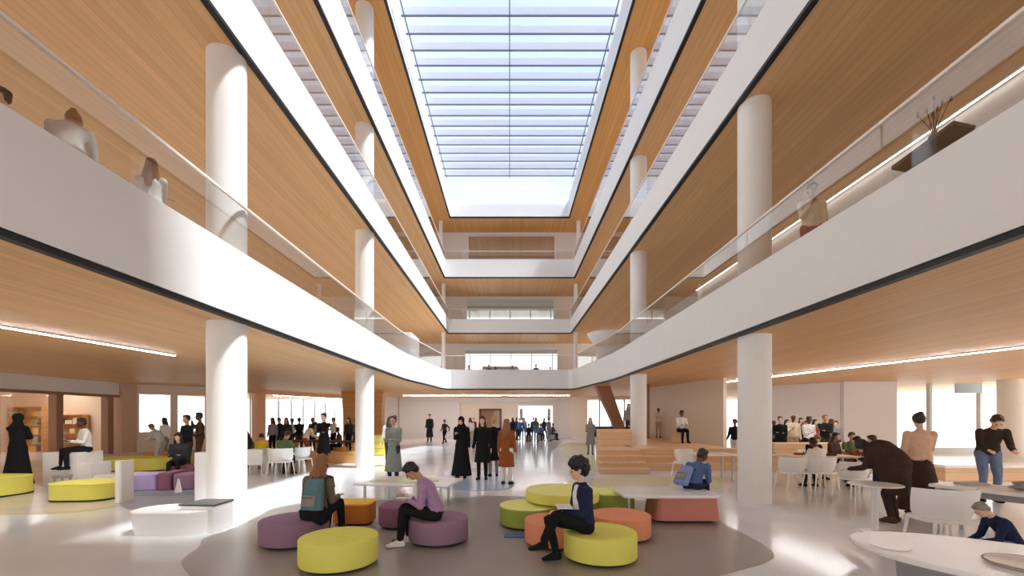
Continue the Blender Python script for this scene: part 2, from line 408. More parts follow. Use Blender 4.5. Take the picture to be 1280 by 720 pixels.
# left shop front: white bulkhead, brown beam and posts, glass
struct(seg(MB(), PA, PB, 2.85, H, .3).build('trim_10', WHITE))
e = bpy.data.objects.new('window_10', None); COL.objects.link(e); struct(e, 'brown framed shop front along the far left')
seg(MB(), PA, PB, 2.74, 2.85, .34).build('window_beam', BROWN, e)
for yy in (4.6, 9.2, 11.5, 13.8, 16.1, 18.4, 20.75):
    MB().box(-19.5, -19.15, yy-.14, yy+.14, 0, 2.76).build('window_post', BROWN, e)
seg(MB(), PA, (PB[0], 20.9), 0.02, 2.74, .02).build('window_pane', GLW, e)
struct(MB().box(-19.6, -19.0, 21.2, 22.0, 0, H).build('wall_pier', mat('tan_pier', (206, 176, 150), vary=.03)))
struct(MB().box(-25.6, -25.4, -5, 24, 0, H).box(-25.4, -19.3, 22.2, 22.4, 0, H).build('wall_shop', mat('shop_wall', (232, 206, 176), vary=.03)))
# wall with windows, left rear
wm = MB()
def px(p, a=PB, b=PC): return hit(p, a, b)
seg(wm, PB, PC, 2.95, H); seg(wm, PB, px(174), 0, 2.95); seg(wm, px(213), px(222), 0, 2.95); seg(wm, px(256), px(300), 0, 2.95)
seg(wm, px(174), px(213), 0, 1.0); seg(wm, px(222), px(256), 0, 1.0)
struct(wm.build('wall_left', BEIGE))
e = bpy.data.objects.new('window_11', None); COL.objects.link(e); struct(e)
seg(MB(), px(174), px(213), 1.0, 2.95, .02).build('window_pane', GLW, e)
e = bpy.data.objects.new('window_12', None); COL.objects.link(e); struct(e)
seg(MB(), px(222), px(256), 1.0, 2.95, .02).build('window_pane', GLW, e)
wm = MB()
def px2(p): return hit(p, PC, PD)
seg(wm, PC, PD, 3.2, H); seg(wm, px2(318), px2(328), 0, 3.2, .5)
seg(wm, px2(328), px2(418), 0, .35); seg(wm, PC, px2(318), 0, .35)
struct(wm.build('wall_left_rear', mat('tan_wall', (226, 184, 150), vary=.03)))
e = bpy.data.objects.new('window_13', None); COL.objects.link(e); struct(e, 'wide bright window at the rear left')
seg(MB(), PC, PD, .35, 3.2, .02).build('window_pane', GLW, e)
for k in range(1, 9):
    p = Vector(PC).lerp(Vector(PD), k/9); MB().box(p.x-.03, p.x+.03, p.y-.03, p.y+.03, .35, 3.2).build('window_mullion', mat('frame_white', (225, 225, 225)), e)
wm = MB(); seg(wm, (-11.4, 34.2), (-9.3, 36.3), 0, H, .2); seg(wm, (-9.3, 36.4), (-9.1, 36.4), 0, H, .2)
struct(wm.build('wall_left_end', GREYW))
e = bpy.data.objects.new('window_14', None); COL.objects.link(e); struct(e)
seg(MB(), PD, (-11.4, 34.2), 0, H, .02).build('window_pane', GLW, e)
# tapering timber piers
for p, yy, wt, wb, sh in ((436, 28, 1.5, .55, .35), (474, 27, 1.7, .6, -.5)):
    x = at(p, yy); mb = MB()
    n = 8; vs = []; 
    for k in range(n+1):
        t = k/n; w = wb+(wt-wb)*t**2.2; c = sh*t**1.5
        z = (H-.002)*t
        vs += [Vector((c-w/2, -.3, z)), Vector((c+w/2, -.3, z)), Vector((c+w/2, .3, z)), Vector((c-w/2, .3, z))]
    fs = [(3, 2, 1, 0), tuple(4*n+i for i in range(4))]+[(4*k+i, 4*k+(i+1) % 4, 4*k+4+(i+1) % 4, 4*k+4+i) for k in range(n) for i in range(4)]
    mb.mesh(vs, fs); o = mb.build('timber_pier', OAK2, loc=(x, yy, 0))
    tag(o, 'flared honey timber pier %s the second column on the left' % ('left of' if p < 450 else 'just right of and behind'), 'pier')
# right side walls
struct(MB().prism([(7.9, 24.8), (8.05, 24.85), (9.25, 18.4), (9.1, 18.4)], 0, H).build('wall_right', BEIGE))
wm = MB(); seg(wm, (5.2, 35.5), (6.3, 35.0), 0, H, .2); seg(wm, (6.3, 35.0), (12, 34), 3.2, H, .2); seg(wm, (6.3, 35), (12, 34), 0, .9, .2)
struct(wm.build('wall_right_rear', BEIGE))
e = bpy.data.objects.new('window_15', None); COL.objects.link(e); struct(e)
seg(MB(), (6.3, 35), (12, 34), .9, 3.2, .02).build('window_pane', GLW, e)
for k in range(1, 6):
    p = Vector((6.3, 35)).lerp(Vector((12, 34)), k/6); MB().box(p.x-.04, p.x+.04, p.y-.04, p.y+.04, .9, 3.2).build('window_mullion', BROWN, e)
e = bpy.data.objects.new('window_16', None); COL.objects.link(e); struct(e)
seg(MB(), (9.2, 26), (14.0, 25), .02, H, .02).build('window_pane', GLW, e)
wm = MB(); seg(wm, (13.9, 23.2), (15.8, 20.6), 0, H, .2); wm.box(15.8, 18.3, 20.4, 21.4, 0, H)
struct(wm.build('wall_right_end', GREYW))
e = bpy.data.objects.new('window_17', None); COL.objects.link(e); struct(e, 'tall white window at the right')
fm = MB(); fm.box(18.3, 26, 21.5, 21.6, 0, .25)
for x in (18.35, 20.9, 23.4, 25.9): fm.box(x-.06, x+.06, 21.42, 21.62, 0, H)
fm.build('window_frame', mat('frame_white', (225, 225, 225)), e)
MB().box(18.3, 26, 21.5, 21.52, .25, H).build('window_pane', GLW, e)
struct(MB().box(18.42, 19.4, 22.4, 22.5, .2, 2.6).box(22.0, 23.3, 21.3, 21.36, 2.95, H-.02).build('wall_panel', mat('blue_grey_panel', (168, 182, 190))))
column(22.6, 19.4, 0, H, 'stout white column in front of the window at the far right', .5)
# open glazing behind the viewer and along the far right, so daylight comes in
e = bpy.data.objects.new('window_18', None); COL.objects.link(e); struct(e)
fm = MB()
for k in range(-6, 7): fm.box(k*2.1-.05, k*2.1+.05, YB-.7, YB-.6, 0, 5.2)
for z in (2.6, 5.2): fm.box(-13, 13, YB-.7, YB-.6, z-.08, z+.08)
struct(MB().box(-14, 14, YB-.75, YB-.6, 5.3, 16.9).build('wall_back', BEIGE))  # unseen wall, kept opaque up here to darken the near gallery edges
fm.build('window_frame', mat('frame_white', (225, 225, 225)), e)
# linear ceiling lights, some added only to brighten dim areas
def strip(a, b, z, label):
    t = thing('linear_ceiling_light', label, 'ceiling light', (a[0], a[1], z))
    A = Vector((0, 0)); B = Vector(b)-Vector(a)
    seg(MB(), A, B, -.035, .0, .09).build('light_housing', WHITE, t)
    seg(MB(), A, B, -.045, -.03, .045).build('light_diffuser', STRIP if z < 5 else STRIP2, t)
strip((10.1, 20.4), (13.3, 4.6), H, 'long pale linear light running along the right ground floor ceiling')
strip((-9.0, 11.6), (-9.7, 4.2), H, 'long pale linear light running along the left ground floor ceiling')
strip((9.5, 2.0), (9.5, 22.0), 8.25, 'linear light in the timber ceiling over the right first gallery')
strip((-12.2, 0.0), (-12.2, 22.0), 8.25, 'added fill light, out of view, in the ceiling over the left first gallery')  # hidden fill added to lift the dark gallery behind the glass
strip((-8, 32.5), (4.5, 32.5), H, 'added fill light across the timber ceiling before the far beige wall')  # extra fill added to brighten the far end of the ground floor
strip((-22.3, 8), (-22.3, 22), H, 'linear light inside the shop behind the brown posts')
strip((-15.0, 27.5), (-12.0, 34.2), 3.19, 'added fill light over the rear left windows')  # fill added to lift the dim rear left


# floor inlays -----------------------------------------------------------
def inlay(pix, name, m, z, n=6):
    pts = [(at(a, dep(b)), dep(b)) for a, b in pix]
    o = MB().prism(catmull(pts, n), .0005, z).build(name, m); return o
struct(inlay([(300, 790), (262, 745), (228, 708), (233, 695), (249, 684), (255, 673), (290, 661), (322, 646), (350, 634), (430, 624), (530, 626), (620, 620), (700, 624), (790, 625), (856, 632), (905, 655), (944, 675), (967, 692), (958, 703), (925, 713), (880, 726), (830, 750), (740, 800), (600, 860), (420, 840)], 'floor_inlay', RESIN, .004))
tag(inlay([(560, 612), (548, 600), (570, 588), (610, 585), (634, 594), (636, 611)], 'rug', BLUEF, .01), 'pale blue floor rug under the group of dark standing people', 'rug')
tag(inlay([(700, 560), (712, 555), (730, 554), (742, 558), (744, 572), (746, 588), (734, 584), (714, 572), (703, 566)], 'rug', LIMEF, .01), 'pale lime curved rug left of the timber steps', 'rug')
tag(inlay([(742, 599), (760, 597), (870, 596), (905, 600), (890, 612), (780, 616), (745, 612)], 'rug', LIMEF, .01), 'pale lime rug in front of the timber steps', 'rug')
tag(inlay([(400, 566), (440, 556), (456, 560), (450, 572), (415, 580), (398, 576)], 'rug', LIMEF, .01), 'small pale lime rug left of the second column', 'rug')
tag(inlay([(150, 632), (158, 616), (200, 610), (262, 604), (270, 620), (240, 632), (190, 640)], 'rug', GREYF, .01), 'blue grey rug beneath the lilac and plum seats', 'rug')
struct(inlay([(-120, 640), (-60, 612), (60, 606), (150, 612), (160, 628), (100, 640), (0, 644)], 'floor_inlay', TANF, .004))
tag(inlay([(160, 577), (175, 572), (260, 570), (262, 580), (230, 588), (164, 585)], 'rug', mat('olive_rug', (196, 186, 110), rough=.9), .01), 'olive rug behind the lime bench at the far left', 'rug')

# ------------------------------------------------------------------ seats
def seat_round(x, y, r, h, m, label, z=0, group='round felt ottomans', sx=1, name='ottoman', top=None):
    t = thing(name, label, 'ottoman', (x, y, z), 0, group)
    e = .02
    prof = [(r-.03, .04), (r-.006, .045), (r, .06), (r, h-e)]
    if top:
        MB().lathe(prof, n=64, sx=sx).build('side', m, t, smooth=True)
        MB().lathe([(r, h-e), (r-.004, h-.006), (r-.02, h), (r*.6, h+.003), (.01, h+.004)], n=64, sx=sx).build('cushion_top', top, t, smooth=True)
    else:
        MB().lathe(prof+[(r-.004, h-.008), (r-.016, h-.001)], n=64, sx=sx).build('body', m, t, smooth=True)
        MB().lathe([(r-.016, h-.002), (r-.03, h+.004), (r*.6, h+.006), (.01, h+.006)], n=64, sx=sx).build('cushion_top', m, t, smooth=True)
    if z == 0: MB().lathe([(r-.06, 0), (r-.06, .042)], n=48, sx=sx).build('plinth', BLACK, t)
    return t
seat_round(-2.04, 5.17, .45, .34, LIME, 'lime yellow round ottoman in front of the woman with the backpack')
seat_round(1.13, 5.40, .45, .34, LIME, 'lime yellow round ottoman under the woman in the navy cardigan')
seat_round(-3.02, 6.07, .45, .34, PLUM, 'plum round ottoman under the woman with the teal backpack')
seat_round(-1.01, 6.15, .42, .34, PLUM, 'plum round ottoman under the man in the lavender top')
seat_round(-1.78, 7.0, .33, .34, DPLUM, 'small dark plum round ottoman behind the seated man\'s knees')
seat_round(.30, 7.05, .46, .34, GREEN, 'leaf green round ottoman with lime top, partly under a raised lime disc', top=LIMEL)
seat_round(.63, 6.02, .42, .34, SALMON, 'salmon orange round ottoman left of the woman in the navy cardigan')
seat_round(1.62, 6.35, .44, .34, SALMON, 'salmon orange round ottoman to the right behind the lime one')
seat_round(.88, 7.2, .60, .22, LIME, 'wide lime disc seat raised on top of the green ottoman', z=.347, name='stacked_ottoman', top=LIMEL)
seat_round(1.02, 7.75, .42, .34, GREEN, 'round green ottoman hidden below the raised lime disc, behind the seated woman')
def seat_box(x, y, w, d, h, m, label, r=.12, top=None, rz=0, group=None, cat='ottoman', name='ottoman', z=0, flare=None):
    t = thing(name, label, cat, (x, y, z), rz, group)
    a = rrect(w, d, r); b = rrect(w*(flare or 1), d, r)
    MB().prism(b, .04 if z == 0 else 0, h-.03, a).build('body', m, t, smooth=True)
    MB().prism(rrect(w+.015, d+.015, r), h-.03, h).build('cushion_top', top or m, t, smooth=True, bevel=.012)
    if z == 0: MB().prism(rrect(w-.1, d-.1, r*.6), 0, .04).build('plinth', BLACK, t)
    return t
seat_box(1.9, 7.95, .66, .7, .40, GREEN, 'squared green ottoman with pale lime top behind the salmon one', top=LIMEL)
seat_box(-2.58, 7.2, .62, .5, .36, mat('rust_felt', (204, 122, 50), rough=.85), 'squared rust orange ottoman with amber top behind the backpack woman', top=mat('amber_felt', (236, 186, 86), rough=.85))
# terracotta bench with a long white top
t = thing('bench_table', 'long white topped bench with terracotta body, a person in blue seated on its far edge', 'bench', (2.95, 7.45, 0))
MB().prism(rrect(1.08, .7, .1), .05, .43, rrect(.98, .7, .1)).build('body', TERRA, t, smooth=True)
MB().prism(rrect(.9, .55, .08), 0, .05).build('plinth', BLACK, t)
MB().prism(rrect(1.62, .95, .1, cx=-.28, cy=.05), .43, .48).build('bench_top', WLAM, t, bevel=.012)
for x, y in ((-.98, -.3), (-.8, .3), (-.98, .35)): MB().bar((x, y, 0), (x, y, .43), .025, 10).build('leg', METAL, t)
# low white table behind the seated pair
t = thing('low_table', 'low white table with lime cover behind the orange ottoman', 'table', (-2.15, 9.0, 0))
MB().prism([(-.95, -.45), (.95, -.75), (1.15, .3), (.5, .75), (-.7, .65)], .40, .44).build('table_top', WLAM, t, bevel=.01)
MB().prism([(-.7, -.2), (.3, -.35), (.7, -.1), (.6, .4), (-.3, .55)], .441, .452).build('table_cover', LIMEF, t)
for x, y in ((-.75, -.35), (.8, -.55), (.85, .2), (-.5, .45)): MB().bar((x, y, 0), (x, y, .4), .03, 10).build('leg', WLAM, t)
# left lime benches
seat_box(-11.9, 9.75, 1.7, 1.1, .42, LIME, 'lime bench cut off by the left edge of the view', r=.5, group='lime benches on the left')
seat_box(-9.1, 9.35, 1.28, .9, .37, LIME, 'lime bench with rounded ends left of the thin white post', r=.42, group='lime benches on the left', rz=.08)
seat_box(-12.5, 14.5, 2.2, 1.2, .42, LIME, 'large lime bench at the back beside the white plinth', r=.5, group='lime benches on the left')
tag(MB().prism(rrect(.14, .35, .05), 0, .86).build('divider_post', WLAM, bevel=.01, loc=(-8.02, 9.0, 0)), 'thin white upright divider between lime bench and lilac seat', 'divider')
t = thing('modular_sofa', 'lilac and plum modular sofa on a low grey base left of the nearest left column', 'sofa', (-7.75, 10.1, 0), .12)
MB().prism(rrect(2.0, .9, .1), 0, .1).build('base', GREYF, t)
MB().prism(rrect(.66, .6, .05, cx=-.62), .1, .46).build('seat', LILAC, t, bevel=.03)
MB().prism(rrect(.28, .66, .05, cx=-.12, cy=.02), .1, .5).build('armrest', DPLUM, t, bevel=.03)
MB().prism(rrect(.44, .6, .08, cx=.26), .1, .46).build('seat', PLUM, t, bevel=.04)
MB().prism(rrect(.62, .3, .08, cx=.75, cy=.2), .1, .58).build('backrest', PLUM, t, bevel=.05)
tag(MB().lathe([(.09, 0), (.02, .3)], n=4).build('paper_cone', WLAM, loc=(-7.32, 9.55, 0.1)), 'small white pyramid marker in front of the plum seat', 'marker')
# white oval bench
t = thing('oval_bench', 'low curved white bench with a dark grey seat pad before the nearest left column', 'bench', (-5.15, 6.7, 0))
MB().prism(rrect(1.12, .66, .3), .0, .34, rrect(1.2, .74, .34)).build('bench_body', WLAM, t, smooth=True)
MB().prism([(.12, -.1), (.2, .32), (.66, .32), (.66, -.14)], .0, .4).build('bench_block', WLAM, t, bevel=.01)
MB().prism([(.1, -.12), (.18, .33), (.67, .33), (.67, -.16)], .4, .43).build('seat_pad', DGREY, t, bevel=.008)
tag(MB().box(-6.35, -6.05, 8.7, 9.6, 0, 1.05).build('low_wall_unit', WLAM, bevel=.01), 'white upright cabinet tucked against the nearest left column', 'cabinet')
tag(MB().box(-.45, .45, -.35, .35, 0, .86).box(.45, .72, -.3, .3, 0, .58).build('plinth_block', WLAM, bevel=.01, loc=(-11.5, 11.4, 0)), 'tall white plinth block with a person seated on it', 'plinth')
tag(MB().box(-.7, .7, -.4, .4, 0, .3).build('low_plinth', WLAM, bevel=.01, loc=(-9.7, 11.2, 0)), 'low white plinth beside the tall white block', 'plinth')
t = thing('stool', 'small grey stool just behind the lime bench with rounded ends', 'stool', (-10.35, 10.0, 0))
MB().prism(rrect(.3, .3, .1), .36, .42).build('seat', GREYL, t)
for x in (-.11, .11):
    for y in (-.11, .11): MB().bar((x, y, 0), (x*.8, y*.8, .37), .018).build('leg', GREYL, t)

# ------------------------------------------------------------------ tables and chairs
def chair(x, y, rz, label, group='white shell chairs', scale=1.0):
    global CH
    if 'CH' not in globals():
        t = thing('shell_chair', '', 'chair')
        n = 14; vs = []; fs = []
        rows = [(.40, .26, .0), (.52, .33, .02), (.66, .35, .045), (.80, .355, .07)]     # z, half width, lean back
        for layer in (0, .022):
            for z, hw, ln in rows:
                for i in range(n+1):
                    u = -1+2*i/n; a = u*1.15
                    r = hw/math.sin(1.15)
                    X = (r+layer)*math.sin(a); Y = -(r+layer)*math.cos(a)+r*math.cos(1.15)*1.0-.02-ln+.1
                    vs.append(Vector((X, Y, z)))
        K = (n+1)*4
        for j in range(3):
            for i in range(n):
                a = j*(n+1)+i; fs.append((a, a+1, a+n+2, a+n+1)); fs.append((K+a, K+a+n+1, K+a+n+2, K+a+1))
        for i in range(n): fs.append((i, K+i, K+i+1, i+1)); a = 3*(n+1)+i; fs.append((a, a+1, K+a+1, K+a))
        for j in range(3): a = j*(n+1); fs.append((a, a+n+1, K+a+n+1, K+a)); a += n; fs.append((a, K+a, K+a+n+1, a+n+1))
        MB().mesh(vs, fs).build('backrest', WLAM, t, smooth=True)
        MB().prism(rrect(.6, .5, .16, cy=.04), .40, .44).build('seat', WLAM, t, bevel=.01)
        for sx in (-1, 1):
            for sy in (-.17, .24): MB().bar((sx*.24, sy, .41), (sx*.29, sy*1.15, 0), .02, 8, .014).build('leg', WLAM, t)
        CH = t; o = t; o.location = (x, y, 0); o.rotation_euler = (0, 0, rz); o['label'] = label; o['group'] = group
    else: o = copy_thing(CH, (x, y, 0), rz, label, group)
    o.scale = (scale,)*3; return o
def rtable(cx, cy, w, d, rz, z, label, legs=True, top=None, edge=None, apron=False):
    t = thing('table', label, 'table', (cx, cy, 0), rz)
    MB().prism(rrect(w, d, .06), z-.045, z).build('table_top', top or WLAM, t, bevel=.01)
    if apron: MB().box(-w/2+.12, w/2-.12, -d/2+.1, d/2-.1, z-.14, z-.045).build('apron', GREYL, t)
    for sx in (-1, 1):
        for sy in (-1, 1): MB().box(sx*(w/2-.1)-.03, sx*(w/2-.1)+.03, sy*(d/2-.1)-.03, sy*(d/2-.1)+.03, 0, z-.045).build('leg', METAL, t, bevel=.005)
    return t
# big oval table, bottom right
t = thing('oval_table', 'large white oval table cut off by the lower right corner', 'table', (3.62, 3.02, 0), -PI/4)
MB().lathe([(.93, -.05), (.97, -.04), (.985, -.02), (.98, 0), (.01, 0.0005)], n=72, sy=.62).build('table_top', WLAM, t, smooth=True, loc=(0, 0, .74))
MB().lathe([(.62, 0), (.66, .2), (.7, .69)], n=48, sy=.6).build('pedestal', GREYL, t, smooth=True)
t = thing('tray', 'round white tray with brown rim lying on the oval table', 'tray', (3.52, 2.93, .7405))
MB().lathe([(.15, 0), (.2, .006), (.215, .02), (.205, .022), (.19, .012), (.01, .01)], n=48).build('tray_dish', mat('tray_white', (226, 218, 212), rough=.4), t, smooth=True)
MB().lathe([(.212, .016), (.219, .018), (.219, .023), (.212, .025), (.212, .016)], n=48, caps=False).build('tray_rim', mat('taupe', (150, 130, 120)), t)
tag(MB().lathe([(.11, 0), (.125, .003), (.125, .006)], n=40).build('coaster', WLAM, loc=(2.98, 3.38, .741)), 'flat pale disc lying near the left end of the oval table', 'coaster')
# second long table
RT = math.atan2(-.93, .36)
rtable(7.2, 5.7, 2.3, .85, RT, .74, 'long white table behind the nearest white chair, right', apron=True)
chair(5.6, 5.55, -.12, 'nearest white shell chair, seen from behind before the long white table', scale=1.06)
chair(7.55, 9.45, .1, 'white shell chair seen from behind, left of the person in the brown cape')
chair(6.9, 10.5, .05, 'white shell chair seen from behind, just right of the nearest right column')
rtable(8.0, 11.6, 2.4, .8, -.05, .74, 'long pale oak table beyond the two white chairs', top=OAK)
rtable(5.75, 12.2, 1.0, .8, 0, .74, 'white table with dark edge left of the nearest right column')
chair(5.2, 12.9, -2.7, 'white shell chair behind the small white table, left of the right column')
chair(9.0, 10.6, .5, 'white shell chair turned towards the pale oak table, third along')
t = thing('cafe_table', 'small round white cafe table beside the person in the brown cape', 'table', (5.6, 6.62, 0))
MB().lathe([(.32, .71), (.34, .72), (.34, .735), (.01, .74)], n=40).build('table_top', WLAM, t, smooth=True)
MB().bar((0, 0, .02), (0, 0, .72), .045, 16).build('table_stem', WLAM, t, smooth=True)
MB().lathe([(.2, 0), (.2, .012), (.05, .03)], n=32).build('table_base', METAL, t, smooth=True)
tag(MB().box(-1.25, 1.25, -.3, .3, 0, .92).build('counter', OAK, bevel=.01, loc=(9.75, 14.2, 0)), 'long pale oak counter in front of the standing crowd on the right', 'counter')
t = thing('window_bench', 'long pale oak bench with white top under the right window', 'bench', (13.4, 12.2, 0))
MB().box(-1.4, 1.4, -.3, .3, 0, .36).build('bench_body', OAK, t, bevel=.01); MB().box(-1.45, 1.45, -.34, .34, .36, .44).build('bench_top', WLAM, t, bevel=.01)
# stepped timber platform
def steps(x0, x1, y0, n, zt, back, label, tread=.32, skew=0):
    t = thing('stepped_platform', label, 'platform', ((x0+x1)/2, y0, 0)); hw = (x1-x0)/2
    for k in range(n):
        z0 = zt*k/n; bl = -hw+skew
        q = lambda y: -hw+skew*y/(back-y0)
        MB().prism([(q(tread*k), tread*k), (hw, tread*k), (hw, back-y0), (bl, back-y0)], z0, zt*(k+1)/n-.045).build('riser', OAK, t)
        y1 = (back-y0) if k == n-1 else tread*(k+1)+.05; y_ = tread*k-.05
        MB().prism([(q(y_)-.03, y_), (hw, y_), (hw, y1), (q(y1)-.03, y1)], zt*(k+1)/n-.045, zt*(k+1)/n).build('tread', OAKF, t)
    return t
steps(2.8, 4.36, 13.4, 4, .68, 17.5, 'pale timber platform with four wide steps left of the second right column', skew=.7)
steps(4.38, 7.85, 14.3, 3, .68, 25, 'broad pale timber platform with three long steps behind the person in blue', skew=.8)
tag(MB().box(-.6, .6, -.3, .3, 0, .62).build('display_counter', OAK, bevel=.01, loc=(4.05, 16.7, .68)), 'pale oak box counter on the platform left of the column', 'counter')
tag(MB().box(-1.3, 1.3, -.35, .35, 0, .12).box(-1.2, -1.1, -.3, .3, -.45, 0).box(1.1, 1.2, -.3, .3, -.45, 0).build('dark_table', mat('dark_brown', (72, 52, 44)), bevel=.01, loc=(5.9, 24.2, 1.13)), 'dark brown low table on the platform behind the column', 'table')
a, b = Vector((0, 0, 0)), Vector((-1.15, 0, 2.76))
mb = MB(); vs = [Vector((x+p.x, y, p.z)) for p, w in ((a, .45), (b, .75)) for x, y in ((-w/2, -.3), (w/2, -.3), (w/2, .3), (-w/2, .3))]
mb.mesh(vs, [(3, 2, 1, 0), (4, 5, 6, 7), (0, 1, 5, 4), (1, 2, 6, 5), (2, 3, 7, 6), (3, 0, 4, 7)])
tag(mb.build('raking_column', mat('red_brown_wood', (160, 108, 82)), loc=(at(779, 23.5), 23.5, .682)), 'slanting red brown timber column on the platform', 'column')
tag(MB().box(-.06, .06, -.06, .06, 0, 2.77).build('timber_post', BROWN, loc=(at(810, 22), 22, .68)), 'thin brown timber post right of the second right column', 'post')
# gallery furniture
tag(MB().prism(rrect(2.1, 2.0, .12), 0, 1.75).build('gallery_kiosk', WHITE, bevel=.02, loc=(-6.05, 23.0, 4.35)), 'white box kiosk standing on the left first gallery beyond the second column', 'kiosk')
mb = MB(); prof = [(.55, 0), (.6, .5), (.72, 1.0), (.98, 1.5), (1.3, 1.95), (1.32, 2.05), (1.2, 2.1), (.02, 2.1)]
tag(mb.lathe(prof, n=56, sx=1.05, sy=.8).build('flared_kiosk', WHITE, smooth=True, loc=(5.7, 24.0, 4.35)), 'white flared sculptural kiosk at the far end of the right first gallery', 'kiosk')
tag(MB().prism(rrect(.7, 2.2, .1), 0, .95).build('gallery_cabinet', GREYW, bevel=.02, loc=(6.0, 4.2, 4.35)), 'pale grey cabinet behind the glass on the right first gallery', 'cabinet')
tag(MB().prism([(-.4, -.5), (.4, -.3), (.5, .7), (-.3, .5)], 0, .05).box(-.05, .05, -.05, .05, -1.3, 0).build('gallery_table', mat('dark_umber', (66, 52, 40)), loc=(6.0, 5.95, 5.45)), 'dark tilted table leaf behind the glass on the right first gallery', 'table')
tag(MB().prism(rrect(.9, 6, .1), 0, 1.0).build('gallery_counter', WHITE, bevel=.02, loc=(6.25, 13.5, 4.35)), 'long white counter behind the glass on the right first gallery', 'counter')
t = thing('dried_plant', 'thin dried brown plant on the dark table of the right first gallery', 'plant', (5.85, 5.95, 5.502))
MB().lathe([(.05, 0), (.07, .08), (.06, .14), (.05, .14)], n=20).build('pot', mat('clay_pot', (150, 100, 70)), t, smooth=True)
mb = MB(); rq = random.Random(5)
for k in range(9):
    a = rq.uniform(0, 2*PI); b = rq.uniform(.05, .22); h = rq.uniform(.35, .62)
    mb.tube([(0, 0, .1), (b*.3*math.cos(a), b*.3*math.sin(a), h*.5), (b*math.cos(a), b*math.sin(a), h)], .006, 5); mb.hull(ell((b*math.cos(a), b*math.sin(a), h), (.018, .018, .045)))
mb.build('branches', mat('dried_stem', (122, 86, 58)), t)
# shelves in the shop and in the end rooms
def shelf(x, y, z, w, h, d, rows, rz, label, m, cols, seed):
    t = thing('shelving_unit', label, 'shelving', (x, y, z), rz); rnd = random.Random(seed)
    fm = MB(); fm.box(-w/2, -w/2+.04, 0, d, 0, h).box(w/2-.04, w/2, 0, d, 0, h).box(-w/2, w/2, d-.02, d, 0, h)
    fm.build('shelf_frame', m, t)
    for k in range(rows+1): MB().box(-w/2+.04, w/2-.04, 0, d-.02, k*(h-.03)/rows, k*(h-.03)/rows+.03).build('shelf_board', m, t)
    objs = []
    short = label.split(' in the room')[0].split(' behind')[0]; NW = ['bottom', 'second', 'third', 'fourth', 'fifth']; seen = {}
    for k in range(rows):
        cnt = 0; xx = -w/2+.08; zz = k*(h-.03)/rows+.03
        while xx < w/2-.3:
            bw = rnd.uniform(.2, .5); bh = rnd.uniform(.4, .85)*((h-.03)/rows-.04); c = rnd.choice(cols)
            o = MB().box(-bw/2, bw/2, -.1, .1, 0, bh).build('storage_box', c)
            M = Matrix.Translation((x, y, z)) @ Matrix.Rotation(rz, 4, 'Z') @ Matrix.Translation((xx+bw/2, d/2-.06, zz)); o.matrix_world = M
            cnt += 1; tag(o, '%s box, number %d from left, %s board, %s' % (c.name[4:], cnt, NW[k], short), 'box', 'boxes on the '+short)
            xx += bw+rnd.uniform(.05, .7)
    return t
WARM = [mat('box_gold', (214, 160, 80)), mat('box_rust', (178, 100, 60)), mat('box_cream', (232, 214, 180)), mat('box_olive', (150, 140, 80))]
PALE = [mat('box_grey', (150, 152, 158)), mat('box_white', (226, 226, 226)), mat('box_dark', (92, 92, 98)), mat('box_sand', (206, 196, 184))]
shelf(-24.4, 21.75, 0, 1.7, 2.3, .4, 5, 0, 'timber shop shelves behind the glass, left', OAK2, WARM, 3)
shelf(-22.3, 21.75, 0, 1.5, 1.9, .4, 4, 0, 'small timber shop shelves behind the glass', OAK2, WARM, 4)
shelf(.4, 38.4, 12.75, 5.0, 2.3, .4, 5, 0, 'third gallery long white shelves in the room at the far end', WHITE, PALE, 5)
shelf(1.9, 39.4, 9.05, 3.0, 1.6, .4, 3, 0, 'second gallery white shelves in the room at the far end', WHITE, PALE, 6)
shelf(-.9, 41.4, 4.35, 3.4, 2.3, .4, 3, 0, 'first gallery white shelves in the room at the far end', WHITE, PALE, 8)

# ------------------------------------------------------------------ people
def dv(a): return Vector((0, math.sin(a), math.cos(a)))
def ik(a, b, l1, l2, pole):
    a, b, pole = Vector(a), Vector(b), Vector(pole); d = b-a; L = d.length
    if L > (l1+l2)*.995: b = a+d.normalized()*(l1+l2)*.995; d = b-a; L = d.length
    k = (l1*l1-l2*l2+L*L)/(2*L); h = math.sqrt(max(0, l1*l1-k*k)); u = d.normalized()
    p = (pole-u*pole.dot(u)).normalized(); return a+u*k+p*h, b
def remesh(mb, name, vox, smooth=2, folds=0.0, seed=0, fq=1.0):
    me = bpy.data.meshes.new(name); mb.bm.to_mesh(me); mb.bm.free()
    o = bpy.data.objects.new(name, me); COL.objects.link(o)
    r = o.modifiers.new('r', 'REMESH'); r.mode = 'VOXEL'; r.voxel_size = vox
    if smooth: q = o.modifiers.new('s', 'SMOOTH'); q.iterations = smooth; q.factor = .5
    dg = bpy.context.evaluated_depsgraph_get(); dg.update()
    out = bpy.data.meshes.new_from_object(o.evaluated_get(dg)); out.name = name
    bpy.data.objects.remove(o); bpy.data.meshes.remove(me)
    if folds:
        ns = [v.normal.copy() for v in out.vertices]; S = Vector((seed*3.1, 0, 0))
        for v, n in zip(out.vertices, ns):
            c = v.co*fq; f = noise.noise(Vector((c.x*9, c.y*9, c.z*4))+S)+.5*noise.noise(Vector((c.x*22, c.y*22, c.z*14))+S)
            v.co = v.co+n*f*folds
    for p in out.polygons: p.use_smooth = True
    if not out.materials: out.materials.append(None)
    return out
